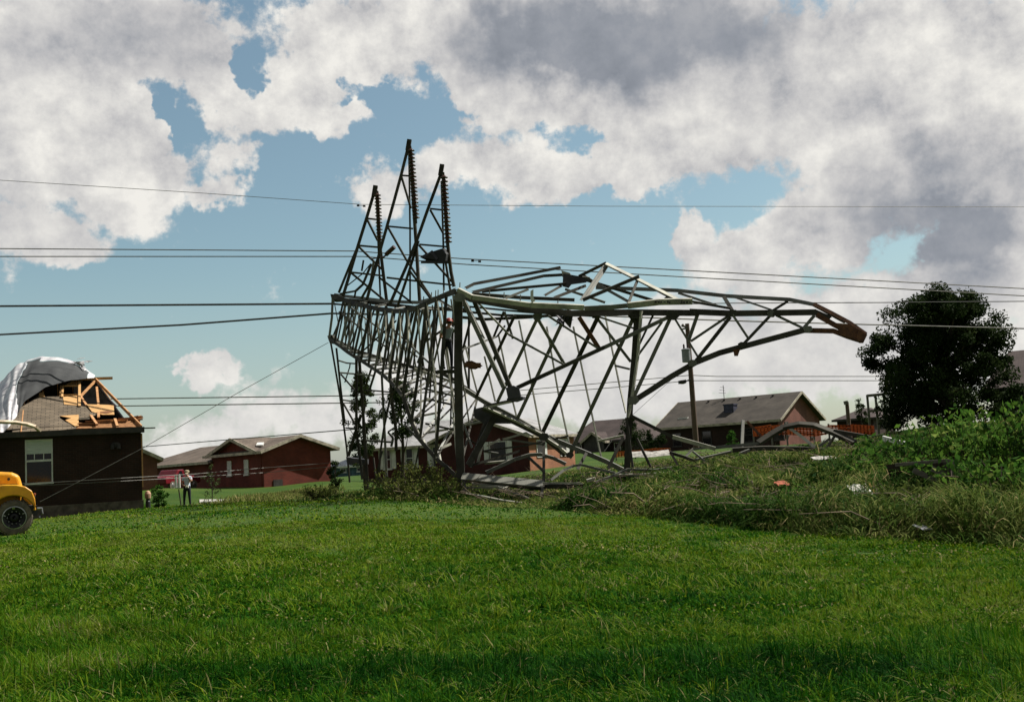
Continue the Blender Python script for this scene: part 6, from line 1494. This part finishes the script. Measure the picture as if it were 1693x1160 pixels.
def crumple(name, label, px, py, Y, w, h, m, cat, n=8, m2=None):
    c = at(px, py, Y); c.z = max(c.z, gz(c.x, c.y) + .22)
    mb = MB(); random.seed(px)
    gxn = 6; pts = [[c + Vector(((i / (gxn - 1) - .5) * w, random.uniform(-.04, .04) + (j / 3 - .5) * .5, (j / 3 - .3) * h + random.uniform(-.2, .2) * h)) for i in range(gxn)] for j in range(4)]
    vs = [p for r_ in pts for p in r_]; fs = [(j * gxn + i, j * gxn + i + 1, (j + 1) * gxn + i + 1, (j + 1) * gxn + i) for j in range(3) for i in range(gxn - 1)]
    mb.add(vs, fs); o = mb.build(name, m, None); md = o.modifiers.new('thickness', 'SOLIDIFY'); md.thickness = .015
    return tag(o, label, cat)
crumple('crumpled_paper', 'crumpled white paper with yellow edge on the weeds right of centre', 1422, 812, 24, .42, .2, paper, 'litter')
crumple('foam_scrap', 'yellow foam scrap against the crumpled white paper', 1441, 810, 24.05, .14, .16, paper_y, 'litter')
crumple('plastic_scrap', 'small whitish plastic scrap at the dark weed edge on the right', 1526, 889, 18.6, .16, .05, tarp_w, 'litter')
crumple('orange_scrap', 'torn orange plastic strip lying in the matted weeds', 1293, 800, 26.5, .3, .08, orange_pl, 'litter')
crumple('pale_board', 'pale flat board lying behind the weeds below the bent beam', 1362, 757, 33, .7, .08, concrete, 'board')
crumple('sheet_metal', 'crumpled white sheet metal lying behind the second post', 1072, 752, 62, 2.4, .3, concrete, 'sheet')
a, b = at(1460, 724, 31), at(1500, 735, 30); tag(MB().beam(a, b, .05, .14, up=(.1, -.5, .8)).build('white_plank', trim_white), 'white plank poking out of the green thicket', 'plank')
def fence(label, pts, hgt):
    P = [at(*p) for p in pts]; base = P[0]
    r = thing('safety_fence', label, 'fence', (base.x, base.y, gz(base.x, base.y)))
    for k, (a, b) in enumerate(zip(P[:-1], P[1:])):
        mb = MB(); d_ = b - a
        for i in range(7): mb.beam(a + Vector((0, 0, -hgt * i / 6.5)), b + Vector((0, 0, -hgt * i / 6.5 + random.uniform(-.05, .05))), .02, hgt * .13)
        nn = max(4, int(d_.length / .16))
        for i in range(nn): mb.beam(a + d_ * (i / nn), a + d_ * (i / nn) + Vector((0, 0, -hgt)), .05, .02)
        mb.build('mesh', orange_fence, r, world=True)
    for p in P: MB().beam(p + Vector((0, .03, .08)), (p.x, p.y + .03, gz(p.x, p.y) - .3), .07).build('post', wood_grey, r, world=True)
fence('orange plastic safety fence sagging behind the bent beam on the right', [(1245, 707, 52), (1275, 704, 52), (1300, 704, 52), (1345, 707, 52), (1370, 703, 52), (1405, 702, 52), (1445, 704, 52)], .42)
fence('orange safety fence strip on the ground behind the second post', [(1018, 747, 66), (1050, 745, 66), (1085, 741, 66), (1108, 742, 66)], .32)
